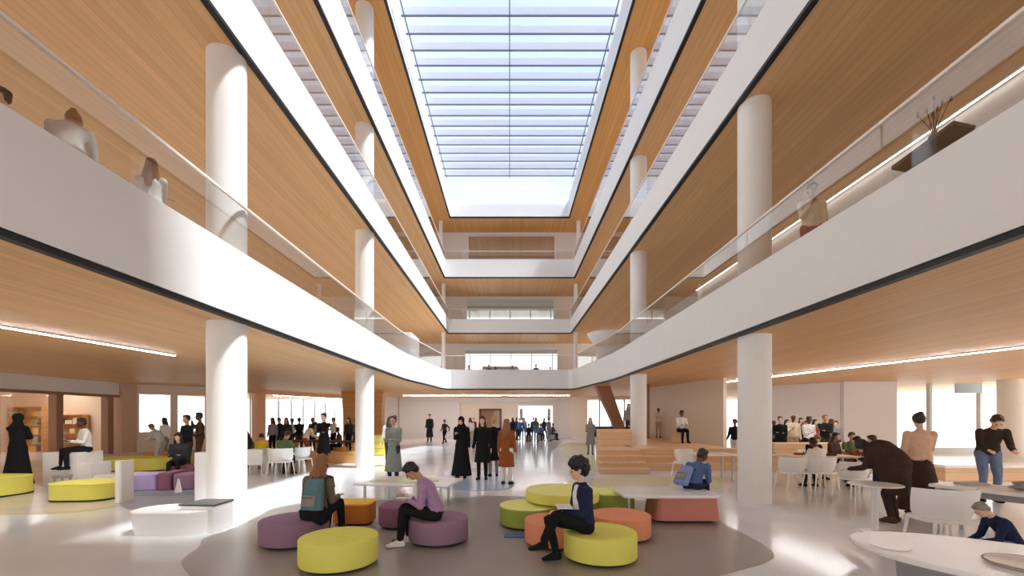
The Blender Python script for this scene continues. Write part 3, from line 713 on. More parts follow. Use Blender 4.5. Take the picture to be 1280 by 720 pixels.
POSES = dict(
  stand=dict(),
  arms_front=dict(hands=[(-.1, .26, 1.14), (.1, .27, 1.16)]),
  phone=dict(hands=[(-.24, .05, .84), (.08, .3, 1.25)], hp=.25),
  walk=dict(feet=[(-.09, .28, .09), (.09, -.3, .14)], hands=[(-.25, -.16, .88), (.25, .2, .9)], pelvis=(0, 0, .9), lean=.06),
  wave=dict(hands=[(-.2, .2, 1.05), (.2, .22, 1.5)]),
  lean_over=dict(lean=.55, hp=.7, hands=[(-.16, .48, .98), (.16, .5, .98)], pelvis=(0, -.05, .93)),
  folded=dict(hands=[(.12, .24, 1.2), (-.12, .27, 1.15)], pole=(1.0, -.1, -.4)),
  sit=dict(pelvis=(0, 0, .53), feet=[(-.12, .42, .08), (.12, .46, .08)], hands=[(-.12, .36, .72), (.12, .36, .72)], lean=.12, hp=.2),
  sit_lean=dict(pelvis=(0, 0, .53), feet=[(-.14, .4, .08), (.12, .36, .08)], hands=[(-.1, .46, .8), (.12, .44, .8)], lean=.42, hp=.6),
)
def build_meshes(key, pose, vox, outfit, hair, fingers=True):
    p = dict(pelvis=(0, 0, .95), lean=0.0, hp=0.05, hy=0.0, feet=[(-.1, 0, .08), (.1, .02, .08)], hands=[(-.25, .06, .84), (.25, .06, .84)],
             pole=(.3, -.5, -1), kpole=(0, 1, .2), fyaw=(.15, -.15), curl=.5, hdir=None, drape=None)
    p.update(pose)
    P = Vector(p['pelvis']); ln = p['lean']
    waist = P+dv(ln*.6)*.17; chest = waist+dv(ln)*.19; nb = chest+dv(ln*1.25)*.15
    hp = p['hp']; nt = nb+dv((ln+hp)/2)*.075; Rh = Matrix.Rotation(p['hy'], 3, 'Z') @ Matrix.Rotation(-hp, 3, 'X'); Rt = Matrix.Rotation(-ln, 3, 'X')
    hc = nt+Rh @ Vector((0, .025, .085))
    sh = [nb-dv(ln)*.075+Vector((s*.165, 0, 0)) for s in (-1, 1)]; hip = [P+Vector((s*.088, 0, -.02)) for s in (-1, 1)]
    el, wr, kn, an = [], [], [], []
    for i, s in enumerate((-1, 1)):
        pl = p['pole']; e, w = ik(sh[i], p['hands'][i], .285, .255, (s*pl[0], pl[1], pl[2])); el.append(e); wr.append(w)
        kp = p['kpole']; k, a = ik(hip[i], p['feet'][i], .435, .42, (s*kp[0]+0.0, kp[1], kp[2])); kn.append(k); an.append(a)
    out = {}
    B = MB()
    # torso and neck
    B.hull(ell(P, (.15, .1, .09), Rt, 1), ell(waist, (.12, .085, .08), Rt, 1)).hull(ell(waist, (.12, .085, .08), Rt, 1), ell(chest, (.145, .1, .1), Rt, 1))
    B.hull(ell(chest, (.145, .1, .1), Rt, 1), ell(nb-dv(ln)*.08, (.12, .065, .045), Rt, 1)).hull(ell(nb-dv(ln)*.04, .055), ell(nt+dv(hp)*.03, .052))
    # head
    def hd(v): return hc+Rh @ Vector(v)
    B.hull(ell(hd((0, -.012, .035)), (.074, .092, .085), Rh, 1), ell(hd((0, .035, -.01)), (.062, .056, .06), Rh, 1), ell(hd((0, .042, -.07)), (.042, .045, .036), Rh, 1))
    if vox < .02:
        B.hull(ell(hd((0, .092, .015)), (.008, .008, .008)), ell(hd((0, .11, -.018)), (.015, .012, .009), Rh))
        B.hull(ell(hd((0, .086, -.052)), (.022, .009, .009), Rh))
        for s in (-1, 1):
            B.hull(ell(hd((s*.076, -.005, .0)), (.012, .02, .03), Rh)); B.hull(ell(hd((s*.03, .078, .035)), (.026, .01, .008), Rh))
    for i, s in enumerate((-1, 1)):
        B.hull(ell(sh[i], .055, None, 1), ell(el[i], .038)).hull(ell(el[i], .038), ell(wr[i], .027))
        fd = (wr[i]-el[i]).normalized()
        if p['hdir']: fd = Vector(p['hdir'][i]).normalized()
        side = fd.cross(Vector((0, 0, 1)))
        if side.length < .3: side = Vector((0, 1, 0))*1.0
        side = (side-fd*side.dot(fd)).normalized(); nrm = fd.cross(side).normalized()
        if nrm.z > 0: nrm = -nrm
        if abs(fd.z) > .8: nrm = Vector((-s, 0, 0)); side = Vector((0, 1, 0))
        R3 = Matrix((side, fd, nrm)).transposed()
        B.hull(ell(wr[i]+fd*.015, (.026, .02, .018), R3), ell(wr[i]+fd*.075, (.04, .018, .014), R3))
        if fingers:
            for q in range(4):
                b = wr[i]+fd*.08+side*(-.031+.0205*q); l = (.032, .037, .035, .027)[q]; c = p['curl']
                d1 = (fd*math.cos(c*.6)+nrm*math.sin(c*.6)); d2 = (fd*math.cos(c*1.5)+nrm*math.sin(c*1.5)); m = b+d1*l; t = m+d2*l*.8
                B.hull(ell(b, .0095), ell(m, .009)).hull(ell(m, .009), ell(t, .0075))
            tb = wr[i]+fd*.03+side*(s*-.03); tm = tb+(fd*.6+side*(s*-.7)+nrm*.3).normalized()*.035; te = tm+(fd+nrm*.3).normalized()*.028
            B.hull(ell(tb, .012), ell(tm, .0105)).hull(ell(tm, .0105), ell(te, .008))
        else: B.hull(ell(wr[i]+fd*.07, (.036, .02, .016), R3), ell(wr[i]+fd*.14, (.026, .014, .012), R3))
        B.hull(ell(hip[i], .085, None, 1), ell(kn[i], .056)).hull(ell(kn[i], .056), ell(kn[i].lerp(an[i], .35), .052)).hull(ell(kn[i].lerp(an[i], .35), .052), ell(an[i], .034))
        fy = p['fyaw'][i]; f = Vector((-math.sin(fy), math.cos(fy), 0))
        B.hull(ell(an[i]+Vector((0, 0, -.03))-f*.03, (.033, .033, .03)), ell(an[i]+f*.13+Vector((0, 0, -.05)), (.04, .04, .018)))
    out['body'] = remesh(B, 'body', vox, 2)
    # hair
    hm = MB()
    if hair == 'afro': hm.hull(ell(hd((0, -.04, .085)), (.125, .125, .1), Rh, 1)).hull(ell(hd((0, -.075, .01)), (.12, .09, .11), Rh, 1))
    elif hair == 'hijab':
        hm.hull(ell(hd((0, -.02, .03)), (.092, .105, .1), Rh, 1), ell(nt-dv(ln)*.02, (.085, .085, .04))).hull(ell(nt, (.085, .085, .05)), ell(nb-dv(ln)*.07, (.2, .12, .04), Rt))
    else:
        hm.hull(ell(hd((0, -.03, .062)), (.085, .09, .08), Rh, 1)).hull(ell(hd((0, -.055, -.005)), (.08, .055, .065), Rh, 1)).hull(ell(hd((0, .03, .1)), (.062, .05, .034), Rh, 1), ell(hd((0, -.04, .09)), (.07, .06, .05), Rh, 1))
        for q in (-1, 1): hm.hull(ell(hd((q*.058, .02, .07)), (.024, .05, .035), Rh), ell(hd((q*.066, -.03, .03)), (.022, .05, .05), Rh))
        if hair == 'bun': hm.hull(ell(hd((0, -.1, .1)), .045, None, 1))
        if hair == 'long':
            hm.hull(ell(hd((0, -.045, .0)), (.085, .065, .07), Rh, 1), ell(nb-dv(ln)*.02+Vector((0, -.085, 0)), (.095, .05, .05)))
            hm.hull(ell(nb-dv(ln)*.02+Vector((0, -.085, 0)), (.095, .05, .05)), ell(nb-dv(ln)*.2+Vector((0, -.115, 0)), (.06, .03, .05)))
            for s in (-1, 1): hm.hull(ell(hd((s*.06, -.02, .02)), (.03, .05, .05)), ell(nb+Vector((s*.1, -.03, -.08)), (.035, .05, .06)))
    out['hair'] = remesh(hm, 'hair', max(vox, .009), 2, .02 if hair == 'afro' else .009, 5, 2.4)
    # top
    T = MB(); o = .022; robe = outfit in ('robe', 'coat', 'dress')
    T.hull(ell(P+dv(ln*.5)*.02, (.15+o, .105+o, .08+o*.3), Rt, 1), ell(waist, (.125+o, .09+o, .08), Rt, 1)).hull(ell(waist, (.125+o, .09+o, .08), Rt, 1), ell(chest, (.15+o, .1+o, .1), Rt, 1))
    T.hull(ell(chest, (.15+o, .1+o, .1), Rt, 1), ell(nb-dv(ln)*.06, (.135+o*.5, .075+o*.6, .05), Rt, 1)).hull(ell(nb-dv(ln)*.015, (.068, .066, .035), Rt, 1), ell(nb-dv(ln)*.07, (.15, .07, .04), Rt))
    for i in range(2):
        T.hull(ell(sh[i]-dv(ln)*.005, .055+o*.6, None, 1), ell(el[i], .045+o*.5)).hull(ell(el[i], .045+o*.5), ell(wr[i].lerp(el[i], .12), .034+o*.4))
    if robe:
        zb = {'robe': .08, 'coat': .48, 'dress': .3}[outfit]
        w = {'robe': .3, 'coat': .23, 'dress': .24}[outfit]
        if P.z > .7:
            c = (an[0]+an[1])/2*.5+P*.5
            T.hull(ell(P, (.17, .125, .08), Rt, 1), [Vector((c.x+w*math.cos(a), c.y+w*.75*math.sin(a), zb)) for a in [2*PI*k/20 for k in range(20)]])
        else:
            T.hull(ell(P, (.18, .13, .08)), ell(kn[0]+Vector((-.03, 0, 0)), .08), ell(kn[1]+Vector((.03, 0, 0)), .08))
            T.hull(ell(kn[0], .09), ell(kn[1], .09), ell(an[0]+Vector((0, 0, .06)), .09), ell(an[1]+Vector((0, 0, .06)), .09))
    if p.get('cape'):
        T.hull(ell((0, .2, 1.16), (.24, .24, .22), None, 1), ell((0, -.02, .98), (.22, .2, .24), None, 1), ell((0, .0, .66), (.19, .18, .08), None, 1))
    out['top'] = remesh(T, 'top', max(vox, .01), 3, .006, len(key))
    if p.get('front'):
        fw = Rt @ Vector((0, 1, 0)); Q = MB()
        kf = p['front']; fw = fw*kf
        Q.hull(ell(nb-dv(ln)*.05+fw*.05, (.065, .05, .04), Rt, 1), ell(chest+fw*.07, (.085, .06, .07), Rt, 1)).hull(ell(chest+fw*.07, (.085, .06, .07), Rt, 1), ell(P+dv(ln*.5)*.06+fw*.07, (.1, .06, .05), Rt, 1))
        out['front'] = remesh(Q, 'front', .01, 3, .004, 9)
    # lower garment
    L = MB()
    if outfit == 'skirt':
        c = (an[0]+an[1])/2
        L.hull(ell(P+Vector((0, 0, .04)), (.17, .125, .08)), [Vector((c.x+.33*math.cos(a), c.y+.27*math.sin(a), .1)) for a in [2*PI*k/20 for k in range(20)]])
    else:
        L.hull(ell(P, (.158, .115, .09), None, 1), ell(hip[0], .095), ell(hip[1], .095))
        for i in range(2):
            L.hull(ell(hip[i], .1, None, 1), ell(kn[i], .072)).hull(ell(kn[i], .072), ell(kn[i].lerp(an[i], .9), .056))
    if p['drape']: L.hull(*[ell(c, r) for c, r in p['drape']])
    out['trousers' if outfit != 'skirt' else 'skirt'] = remesh(L, 'trousers', max(vox, .01), 3, .005, 3)
    for i in range(2):
        fy = p['fyaw'][i]; f = Vector((-math.sin(fy), math.cos(fy), 0)); S = MB()
        S.hull(ell(an[i]+Vector((0, 0, -.028))-f*.035, (.045, .045, .05)), ell(an[i]+f*.02+Vector((0, 0, -.01)), (.04, .045, .04)), ell(an[i]+f*.15+Vector((0, 0, -.052)), (.047, .05, .026)), ell(an[i]-f*.03+Vector((0, 0, -.062)), (.045, .045, .017)))
        out['shoe%d' % i] = remesh(S, 'shoe', max(vox*.9, .008), 1)
    if vox < .02:
        for i, s in enumerate((-1, 1)):
            E = MB(); E.hull(ell(hd((s*.031, .084, .012)), (.014, .009, .008), Rh, 1)); out['eye%d' % i] = E.data('eye', None, True)
    return out
CACHE = {}
SKIN = dict(pale=mat('skin_pale', (224, 182, 156), rough=.55), tan=mat('skin_tan', (190, 140, 108), rough=.55), dark=mat('skin_dark', (96, 62, 46), rough=.5))
HAIR = dict(black=mat('hair_black', (30, 24, 22), rough=.5), brown=mat('hair_brown', (140, 92, 58), rough=.5), dark=mat('hair_dark', (58, 42, 34), rough=.5), grey=mat('hair_grey', (140, 132, 126)), blond=mat('hair_blond', (188, 150, 104)))
CL = dict(black=(30, 30, 32), char=(58, 56, 58), brown=(84, 62, 50), taupe=(116, 102, 90), navy=(38, 46, 74), blue=(84, 104, 150), denim=(112, 128, 160), white=(232, 230, 226), grey=(146, 144, 146), lgrey=(196, 194, 192),
          rust=(150, 84, 46), olive=(108, 112, 74), green=(92, 112, 70), teal=(84, 118, 122), lav=(170, 138, 172), peach=(222, 184, 156), cream=(226, 212, 190), dbrown=(64, 50, 42), dress=(128, 134, 128), yellow=(220, 196, 60), red=(150, 60, 52), sand=(190, 166, 136))
EYE_M = mat('eye_dark', (40, 30, 26), rough=.2, vary=0)
def person(label, x, y, rz, pose='stand', top='black', low='black', shoes='black', skin='tan', hair=('short', 'black'), outfit='plain', vox=.02, z=0, s=1.0, group=None, custom=None):
    hk = hair[0]; key = (pose, hk, outfit, vox)
    if key not in CACHE: CACHE[key] = build_meshes(str(key), custom or POSES[pose], vox, outfit, hk, fingers=vox < .02)
    t = thing('person', label, 'person', (x, y, z), rz, group); t.scale = (s, s, s)
    for k, me in CACHE[key].items():
        nme = k.rstrip('01')
        m = {'body': SKIN[skin], 'hair': cloth(CL[hair[1]]) if hk == 'hijab' else HAIR[hair[1]], 'top': cloth(CL[top]), 'trousers': cloth(CL[low]), 'skirt': cloth(CL[low]), 'shoe': cloth(CL[shoes]), 'eye': EYE_M, 'front': cloth(CL['white'])}[nme]
        nme = {'top': 'shirt' if outfit in ('plain', 'skirt') else outfit, 'front': 'shirt_front', 'hair': 'headscarf' if hk == 'hijab' else 'hair'}.get(nme, nme)
        o = bpy.data.objects.new(nme, me); COL.objects.link(o); o.parent = t; sl = o.material_slots[0]; sl.link = 'OBJECT'; sl.material = m
    return t
def pp(label, p, Y, face, **k):                     # facing: degrees, 0 away from the viewer, 90 to the left, 180 towards the viewer, -90 to the right
    return person(label, at(p, Y), Y, math.radians(face), **k)
# foreground
person('woman seated on a plum ottoman with her back turned, long brown hair and black skirt', -2.70, 6.02, math.radians(-12), pose='wb', vox=.0085, hair=('long', 'brown'), top='taupe', low='black', skin='pale',
       custom=dict(pelvis=(0, 0, .44), lean=.12, hp=.35, feet=[(-.12, .42, .08), (.12, .44, .08)], hands=[(-.14, .3, .62), (.16, .3, .62)], drape=[((-.1, -.05, .42), .12), ((.14, -.05, .42), .12), ((.16, -.1, .36), .09)]), s=1.0)
person('man in a lavender top bent over a sketchbook, seated on a plum ottoman facing left', -1.03, 6.0, math.radians(98), pose='mn', vox=.0085, hair=('short', 'black'), top='lav', low='black', shoes='white', skin='tan',
       custom=dict(pelvis=(0, 0, .44), lean=.42, hp=.85, feet=[(-.1, .47, .08), (.12, .36, .08)], hands=[(-.07, .4, .66), (.1, .42, .66)], curl=.9, front=2.1))
person('woman in a navy cardigan sitting cross-legged on a lime ottoman, looking left', .92, 5.33, math.radians(102), pose='wn', vox=.0085, hair=('afro', 'black'), top='navy', low='black', skin='pale',
       custom=dict(pelvis=(0, 0, .44), lean=.06, hp=.28, feet=[(.03, .52, .22), (.06, .34, .08)], hands=[(-.04, .3, .6), (.08, .31, .6)], fyaw=(.1, .1), curl=.7, front=1))
person('person in a blue jacket hunched on the white topped bench', at(866, 7.72), 7.72, math.radians(-42), pose='bl', vox=.012, hair=('short', 'dark'), top='blue', low='navy', skin='dark', z=.0,
       custom=dict(pelvis=(0, 0, .57), lean=.75, hp=.45, hy=-.7, feet=[(-.12, .42, .16), (.12, .42, .16)], hands=[(-.1, .4, .62), (.12, .4, .62)]), s=.97)
person('person standing in a peach blouse and long dark brown skirt behind the long white table', at(1150, 7.7), 7.7, math.radians(-25), pose='phone', vox=.012, outfit='skirt', hair=('bun', 'dark'), top='peach', low='dbrown', skin='pale', s=1.05)
person('person bent forward in a dark brown cape next to the small round table', 6.42, 7.2, math.radians(28), pose='cape', vox=.012, outfit='coat', hair=('hijab', 'char'), top='dbrown', low='dbrown', shoes='brown', skin='pale',
       custom=dict(pelvis=(0, -.1, .9), lean=1.0, hp=1.1, hands=[(-.16, .6, .84), (.16, .62, .84)], cape=1), s=1.0)
person('person in dark jacket and blue jeans leaning over beyond the long white table', at(1236, 9.0), 9.0, math.radians(150), pose='lean_over', vox=.012, hair=('short', 'dark'), top='dbrown', low='denim', skin='pale', s=1.12)
person('child in a blue jacket crouched on a low stool at the lower right edge', at(1266, 4.75), 4.75, math.radians(75), pose='kid', vox=.012, hair=('short', 'grey'), top='navy', low='denim', shoes='char', skin='pale', s=.68,
       custom=dict(pelvis=(0, 0, .53), lean=.6, hp=.8, feet=[(-.14, .42, .08), (.12, .34, .08)], hands=[(-.16, .55, .55), (.14, .52, .5)]))
t = thing('stool', 'low grey stool under the crouched child', 'stool', (at(1266, 4.75), 4.75, 0))
MB().lathe([(.13, .2), (.15, .21), (.15, .245), (.01, .25)], n=32).build('seat', GREYL, t, smooth=True)
for k in range(4): MB().bar((.1*math.cos(k*PI/2+.8), .1*math.sin(k*PI/2+.8), .21), (.13*math.cos(k*PI/2+.8), .13*math.sin(k*PI/2+.8), 0), .014).build('leg', METAL, t)
# things people carry
def pack(x, y, z, rz, tilt, c, label, s=1.0):
    t = thing('backpack', label, 'backpack', (x, y, z), rz); t.scale = (s, s, s); R = Matrix.Rotation(-tilt, 4, 'X')
    b = MB().prism(rrect(.30, .17, .07, cy=-.08), 0, .42, rrect(.24, .13, .06, cy=-.06)); b.bm.transform(R); b.build('bag_body', cloth(c), t, smooth=True, bevel=.02)
    b = MB().prism(rrect(.2, .05, .02, cy=-.17), .05, .2); b.bm.transform(R); fp = b.build('front_pocket', cloth((146, 138, 132)), t, smooth=True, bevel=.01)
    b = MB().box(-.08, .08, -.2, -.192, .165, .175); b.bm.transform(R); b.build('zip', cloth((60, 58, 58)), fp)
    for sx in (-1, 1):
        b = MB().tube([(sx*.09, -.02, .38), (sx*.1, .05, .46), (sx*.11, .16, .44), (sx*.12, .2, .3)], .016, 8); b.bm.transform(R); b.build('strap', cloth((70, 62, 60)), t)
pack(-2.63, 5.86, .50, math.radians(-12), .12, (92, 128, 132), 'teal backpack on the back of the brown-haired woman')
pack(at(852, 7.6), 7.6, .55, math.radians(-50), .75, (132, 146, 196), 'pale blue backpack on the hunched person at the white bench', .9)
tag(MB().box(-.1, .1, -.14, .14, 0, .015).build('sketchbook', cloth(CL['white']), loc=(-1.42, 5.95, .66)), 'white sketchbook on the lap of the man in the lavender top', 'book')
tag(MB().box(-.09, .09, -.12, .12, 0, .015).build('notebook', cloth(CL['white']), loc=(.66, 5.24, .665)), 'small white notebook on the lap of the woman in the navy cardigan', 'book')
tag(MB().prism(rrect(.5, .2, .05), 0, .02).build('folder', mat('blue_vinyl', (88, 108, 176), rough=.3), loc=(.17, 6.35, .005)), 'blue folder lying on the floor beside the salmon ottoman', 'folder')
tag(MB().prism(rrect(.16, .09, .03), 0, .02).build('phone', mat('black_plastic', (40, 38, 40), rough=.3), loc=(-1.58, 6.1, .005)), 'small dark object on the floor by the man\'s shoe', 'phone')
mb = MB(); rnd = random.Random(2)
for k in range(5):
    cx, cy = rnd.uniform(-.2, .2), rnd.uniform(-.12, .12)
    mb.hull(ell((cx, cy, .03+.01*k), (.16, .1, .035)))
tag(bpy.data.objects.new('folded_coat', remesh(mb, 'folded_coat', .012, 2, .012)), 'crumpled grey coat lying on the long white table', 'coat')
o = [x for x in bpy.data.objects if x.name == 'folded_coat'][0]; COL.objects.link(o); o.location = (7.25, 6.1, .745); o.data.materials[0] = cloth(CL['grey'])
tag(MB().box(-.16, .16, -.11, .11, 0, .03).build('book', cloth(CL['lgrey']), loc=(6.95, 6.5, .742), ), 'pale grey book near the left end of the long white table', 'book')
tag(MB().prism(rrect(.34, .22, .08), 0, .3).build('handbag', cloth(CL['navy']), bevel=.03, loc=(at(1105, 8.3), 8.3, .46)), 'dark navy bag hanging off the chair behind the cape', 'bag')
tag(MB().box(-.15, .15, -.1, .1, 0, .12).build('box', mat('orange_box', (214, 132, 84)), bevel=.01, loc=(6.55, 5.3, .0)), 'small orange box on the floor beneath the long white table', 'box')
# middle distance, centre
M = dict(vox=.014)
pp('person in a grey green dress with pale top standing behind the low white table', 492, 11.6, 165, pose='arms_front', outfit='dress', top='dress', low='char', hair=('bun', 'dark'), skin='tan', s=1.03, **M)
pp('person all in black standing apart, leftmost of the dark group in the middle', 577, 12.5, 170, pose='phone', outfit='robe', top='black', hair=('hijab', 'black'), skin='pale', s=1.03, **M)
pp('person in a long black coat facing the viewer, middle of the dark group', 603, 12.2, 175, pose='stand', outfit='coat', top='black', hair=('long', 'black'), skin='pale', s=1.02, **M)
pp('person in a long black coat turned away, between the white collar and the rust coat', 617, 12.8, 10, pose='folded', outfit='coat', top='black', low='grey', hair=('short', 'blond'), skin='pale', s=1.01, **M)
pp('person in a rust brown coat and white trousers, rightmost of the dark group', 633, 11.3, -20, pose='stand', outfit='coat', top='rust', low='white', shoes='char', hair=('long', 'brown'), skin='pale', s=.98, **M)
pp('person in a long black hooded robe with folded arms at the far left', 22, 10.8, 5, pose='folded', outfit='robe', top='black', hair=('hijab', 'black'), skin='tan', s=1.07, **M)
person('person in black trousers and white shirt sitting on top of the white plinth block', -11.15, 11.4, math.radians(150), pose='sit', top='white', low='black', hair=('short', 'black'), skin='dark', z=.42, s=1.0, **M)
# left rear crowd
G = 'standing crowd at the rear left'
L_ = [
 ('person in black with raised head, tallest of the trio behind the plum sofa', 234, 13.0, 160, dict(pose='arms_front', top='black', low='char', s=1.05)),
 ('person in brown leaning on the pillar right behind the trio', 250, 14.5, 120, dict(pose='wave', top='brown', low='brown', s=1.1)),
 ('person in dark clothes and white shoes sitting low in front of the trio', 224, 12.2, 200, dict(pose='sit', top='char', low='black', shoes='white')),
 ('person in pale grey bending forward near the left rear window', 200, 15.5, 90, dict(pose='lean_over', top='lgrey', low='lgrey', s=.95)),
 ('person in white shirt behind the bending pale grey one', 206, 18.0, 170, dict(pose='stand', top='white', low='grey')),
 ('person in dark top behind the white table left of the green jacket', 309, 15.5, 160, dict(pose='lean_over', top='dbrown', low='char', s=.95)),
 ('person in a yellow top beside the white cube table', 327, 15.0, 30, dict(pose='sit_lean', top='yellow', low='char', s=.95)),
 ('person in grey, at the left of the rear crowd by the tan pier', 341, 20.0, 170, dict(pose='stand', top='grey', low='black')),
 ('person in black, next to the grey one in the rear crowd', 350, 21.5, 150, dict(pose='phone', top='black', low='black')),
 ('person in a dark dress in the rear crowd above the green jacket', 358, 19.0, 190, dict(pose='stand', outfit='dress', top='char', low='char')),
 ('person in a white top and dark trousers in the rear crowd', 366, 23.0, 170, dict(pose='walk', top='white', low='black')),
 ('person in black, rear crowd, right of the white top', 374, 20.5, 20, dict(pose='folded', top='black', low='brown')),
 ('person in cream with rust trousers bending over the dark table', 383, 17.2, -60, dict(pose='lean_over', top='cream', low='rust', s=.98)),
 ('person in grey behind the dark table at the left', 391, 22.0, 170, dict(pose='stand', top='grey', low='char')),
 ('tall person in black with high bun just left of the honey timber pier', 405, 15.0, 170, dict(pose='folded', outfit='coat', top='black', low='black', hair=('bun', 'black'), s=1.09)),
 ('person in white and black right of the tall person in black', 417, 22.5, 150, dict(pose='arms_front', top='white', low='black')),
 ('person in brown, seated low by the flared timber pier', 425, 19.5, 120, dict(pose='sit', top='brown', low='black')),
 ('person in dark clothes against the flared timber pier', 436, 21.0, 160, dict(pose='stand', top='char', low='black')),
 ('person in red brown far behind the flared pier', 445, 25.0, 150, dict(pose='walk', top='red', low='black')),
 ('person in a white top behind the one in the grey green dress', 487, 15.5, 10, dict(pose='phone', top='white', low='char', s=1.02)),
 ('slim dark figure standing against the plain wall at the rear left', 537, 31.0, 170, dict(pose='stand', outfit='dress', top='char', s=1.15)),
 ('person in dark brown near the far wall, left of the person in black', 556, 29.0, 150, dict(pose='walk', top='brown', low='black', s=.95)),
 ('person in white by the beige wall left of the brown door frame', 588, 26.0, 175, dict(pose='stand', top='white', low='sand')),
 ('person in red brown close to the brown door frame', 592, 33.0, 170, dict(pose='stand', top='red', low='black')),
]
hs = [('short', 'black'), ('short', 'dark'), ('long', 'black'), ('short', 'brown'), ('long', 'dark')]; sk = ['tan', 'dark', 'pale']
for i, (lb, p, Y, fc, kw) in enumerate(L_):
    kw = dict(kw); kw.setdefault('hair', hs[i % 5]); kw.setdefault('skin', sk[i % 3]); pp(lb, p, Y, fc, group=G, vox=.024, **kw)
person('person in an olive green jacket seated with back turned, rear left', at(352, 13.0), 13.0, 0, pose='sit_lean', top='green', low='black', hair=('short', 'dark'), skin='tan', s=1.08, **M)
chair(at(352, 13.0), 12.9, 0, 'white shell chair under the person in the olive green jacket', scale=1.05)
chair(at(377, 14.0), 14.0, 1.2, 'white shell chair right of the person in the olive green jacket')
tag(MB().prism(rrect(.5, .5, .04), .3, .78).box(-.2, -.16, -.2, .2, 0, .3).box(.16, .2, -.2, .2, 0, .3).build('cube_table', WLAM, bevel=.008, loc=(at(324, 13.4), 13.4, 0)), 'white cube side table left of the olive green jacket', 'table')
tag(MB().box(-.35, .35, -.3, .3, 0, .75).build('crate', mat('dark_crate', (92, 72, 62)), bevel=.01, loc=(at(311, 16.6), 17.0, 0)), 'dark brown chest behind the white cube table', 'chest')
# tables for the rear left crowd
for p, Y, w, lb in ((383, 19.0, 1.4, 'dark brown table among the rear left crowd'), (425, 18.3, 1.7, 'dark brown table left of the second left column')):
    t = thing('table', lb, 'table', (at(p, Y), Y, 0)); D_ = mat('dark_brown', (72, 52, 44))
    MB().prism(rrect(w, .8, .1), .7, .76).build('table_top', D_, t)
    for sx in (-1, 1): MB().box(sx*w*.38-.04, sx*w*.38+.04, -.25, .25, 0, .7).build('leg', OAK2, t)
tag(MB().prism(rrect(2.2, .7, .3), 0, .42).build('curved_bench', OAK2, bevel=.02, loc=(at(420, 17.0), 17.0, 0)), 'honey timber bench left of the second left column', 'bench')
t = thing('shelf_cabinet', 'yellow slatted cabinet behind the second left column', 'cabinet', (at(474, 20.0), 20.0, 0))
MB().box(-.3, .3, -.2, .2, 0, .95).build('cabinet_body', mat('yellow_lacquer', (236, 214, 70), rough=.4), t)
for k in range(3): MB().box(-.28, .28, -.225, -.2, .05+.3*k, .31+.3*k).build('drawer', mat('pale_yellow', (244, 230, 120), rough=.4), t); MB().box(-.06, .06, -.24, -.225, .24+.3*k, .26+.3*k).build('handle', METAL, t.children[-1])
for x, y, lb in ((-9.9, 12.4, 'dark plum round seat under the low seated person in the left trio'),):
    seat_round(at(224, 12.2), 12.25, .3, .42, DPLUM, lb)
tag(MB().lathe([(.5, 0), (.55, .4), (.6, .45), (.01, .46)], n=40).build('drum_table', ORANGE, smooth=True, loc=(at(203, 16.1), 16.1, 0)), 'orange drum table in front of the pale grey bending person', 'table')
seat_round(at(425, 19.5), 19.5, .3, .42, ORANGE, 'orange round seat under the low seated person by the timber pier')
seat_round(at(327, 15.0), 15.0, .3, .42, DPLUM, 'plum round seat under the person in the yellow top')
# far end crowd
G = 'crowd gathered at the bright opening in the far wall'
cc = ['navy', 'blue', 'denim', 'char', 'navy', 'teal', 'blue', 'navy', 'grey', 'char', 'navy']
for i, p in enumerate((641, 650, 655, 661, 667, 670, 675, 680, 686, 690, 646)):
    ps = ('stand', 'walk', 'phone', 'sit', 'stand', 'arms_front', 'sit', 'walk', 'stand', 'sit', 'folded')[i]
    Y = 31+((i*7) % 5)*.9 if i < 10 else 33.9
    loc_ = ('leftmost', 'second from the left', 'third', 'fourth', 'fifth', 'sixth', 'seventh', 'eighth', 'ninth', 'rightmost', 'small one')[i]
    pp('person in %s, %s of the crowd before the bright far opening' % (dict(navy='navy', blue='blue', denim='pale denim', char='charcoal', teal='teal', grey='grey')[cc[i]], loc_), p, Y, 150+i*9, pose=ps, top=cc[i], low=('char', 'navy', 'denim')[i % 3], hair=hs[(i+2) % 5], skin=sk[(i+1) % 3], group=G, vox=.024)
    if ps == 'sit': seat_round(at(p, Y), Y, .28, .42, GREYL, 'grey stool under the %s person of the far crowd' % loc_, group='stools of the far crowd', name='stool')
# platform and right side
pp('person in grey trousers and black scarf standing left of the timber platform', 738, 20.5, 170, pose='arms_front', outfit='coat', top='grey', low='grey', hair=('long', 'grey'), skin='pale', vox=.02)
pp('person in grey standing on the platform behind the second right column', 786, 21.0, 170, pose='stand', top='grey', low='brown', hair=('long', 'dark'), skin='pale', vox=.024, z=.68)
pp('person in a white shirt seated on the platform facing the viewer', 851, 18.5, 180, pose='sit', top='white', low='black', hair=('short', 'black'), skin='dark', vox=.02, z=.68, s=1.05)
tag(MB().prism(rrect(.6, .5, .1), 0, .4).build('timber_block_seat', OAK, bevel=.01, loc=(at(851, 18.5), 18.6, .68)), 'pale oak block under the white shirted person on the platform', 'seat')
pp('person in a pale shirt standing far back on the platform', 823, 23.0, 170, pose='folded', top='cream', low='sand', hair=('short', 'black'), skin='dark', vox=.024, z=.68, s=.9)
pp('person in black with pale trousers just left of the nearest right column', 919, 17.0, 140, pose='walk', top='black', low='lgrey', hair=('short', 'black'), skin='dark', vox=.024)
G = 'standing crowd behind the pale oak counter on the right'
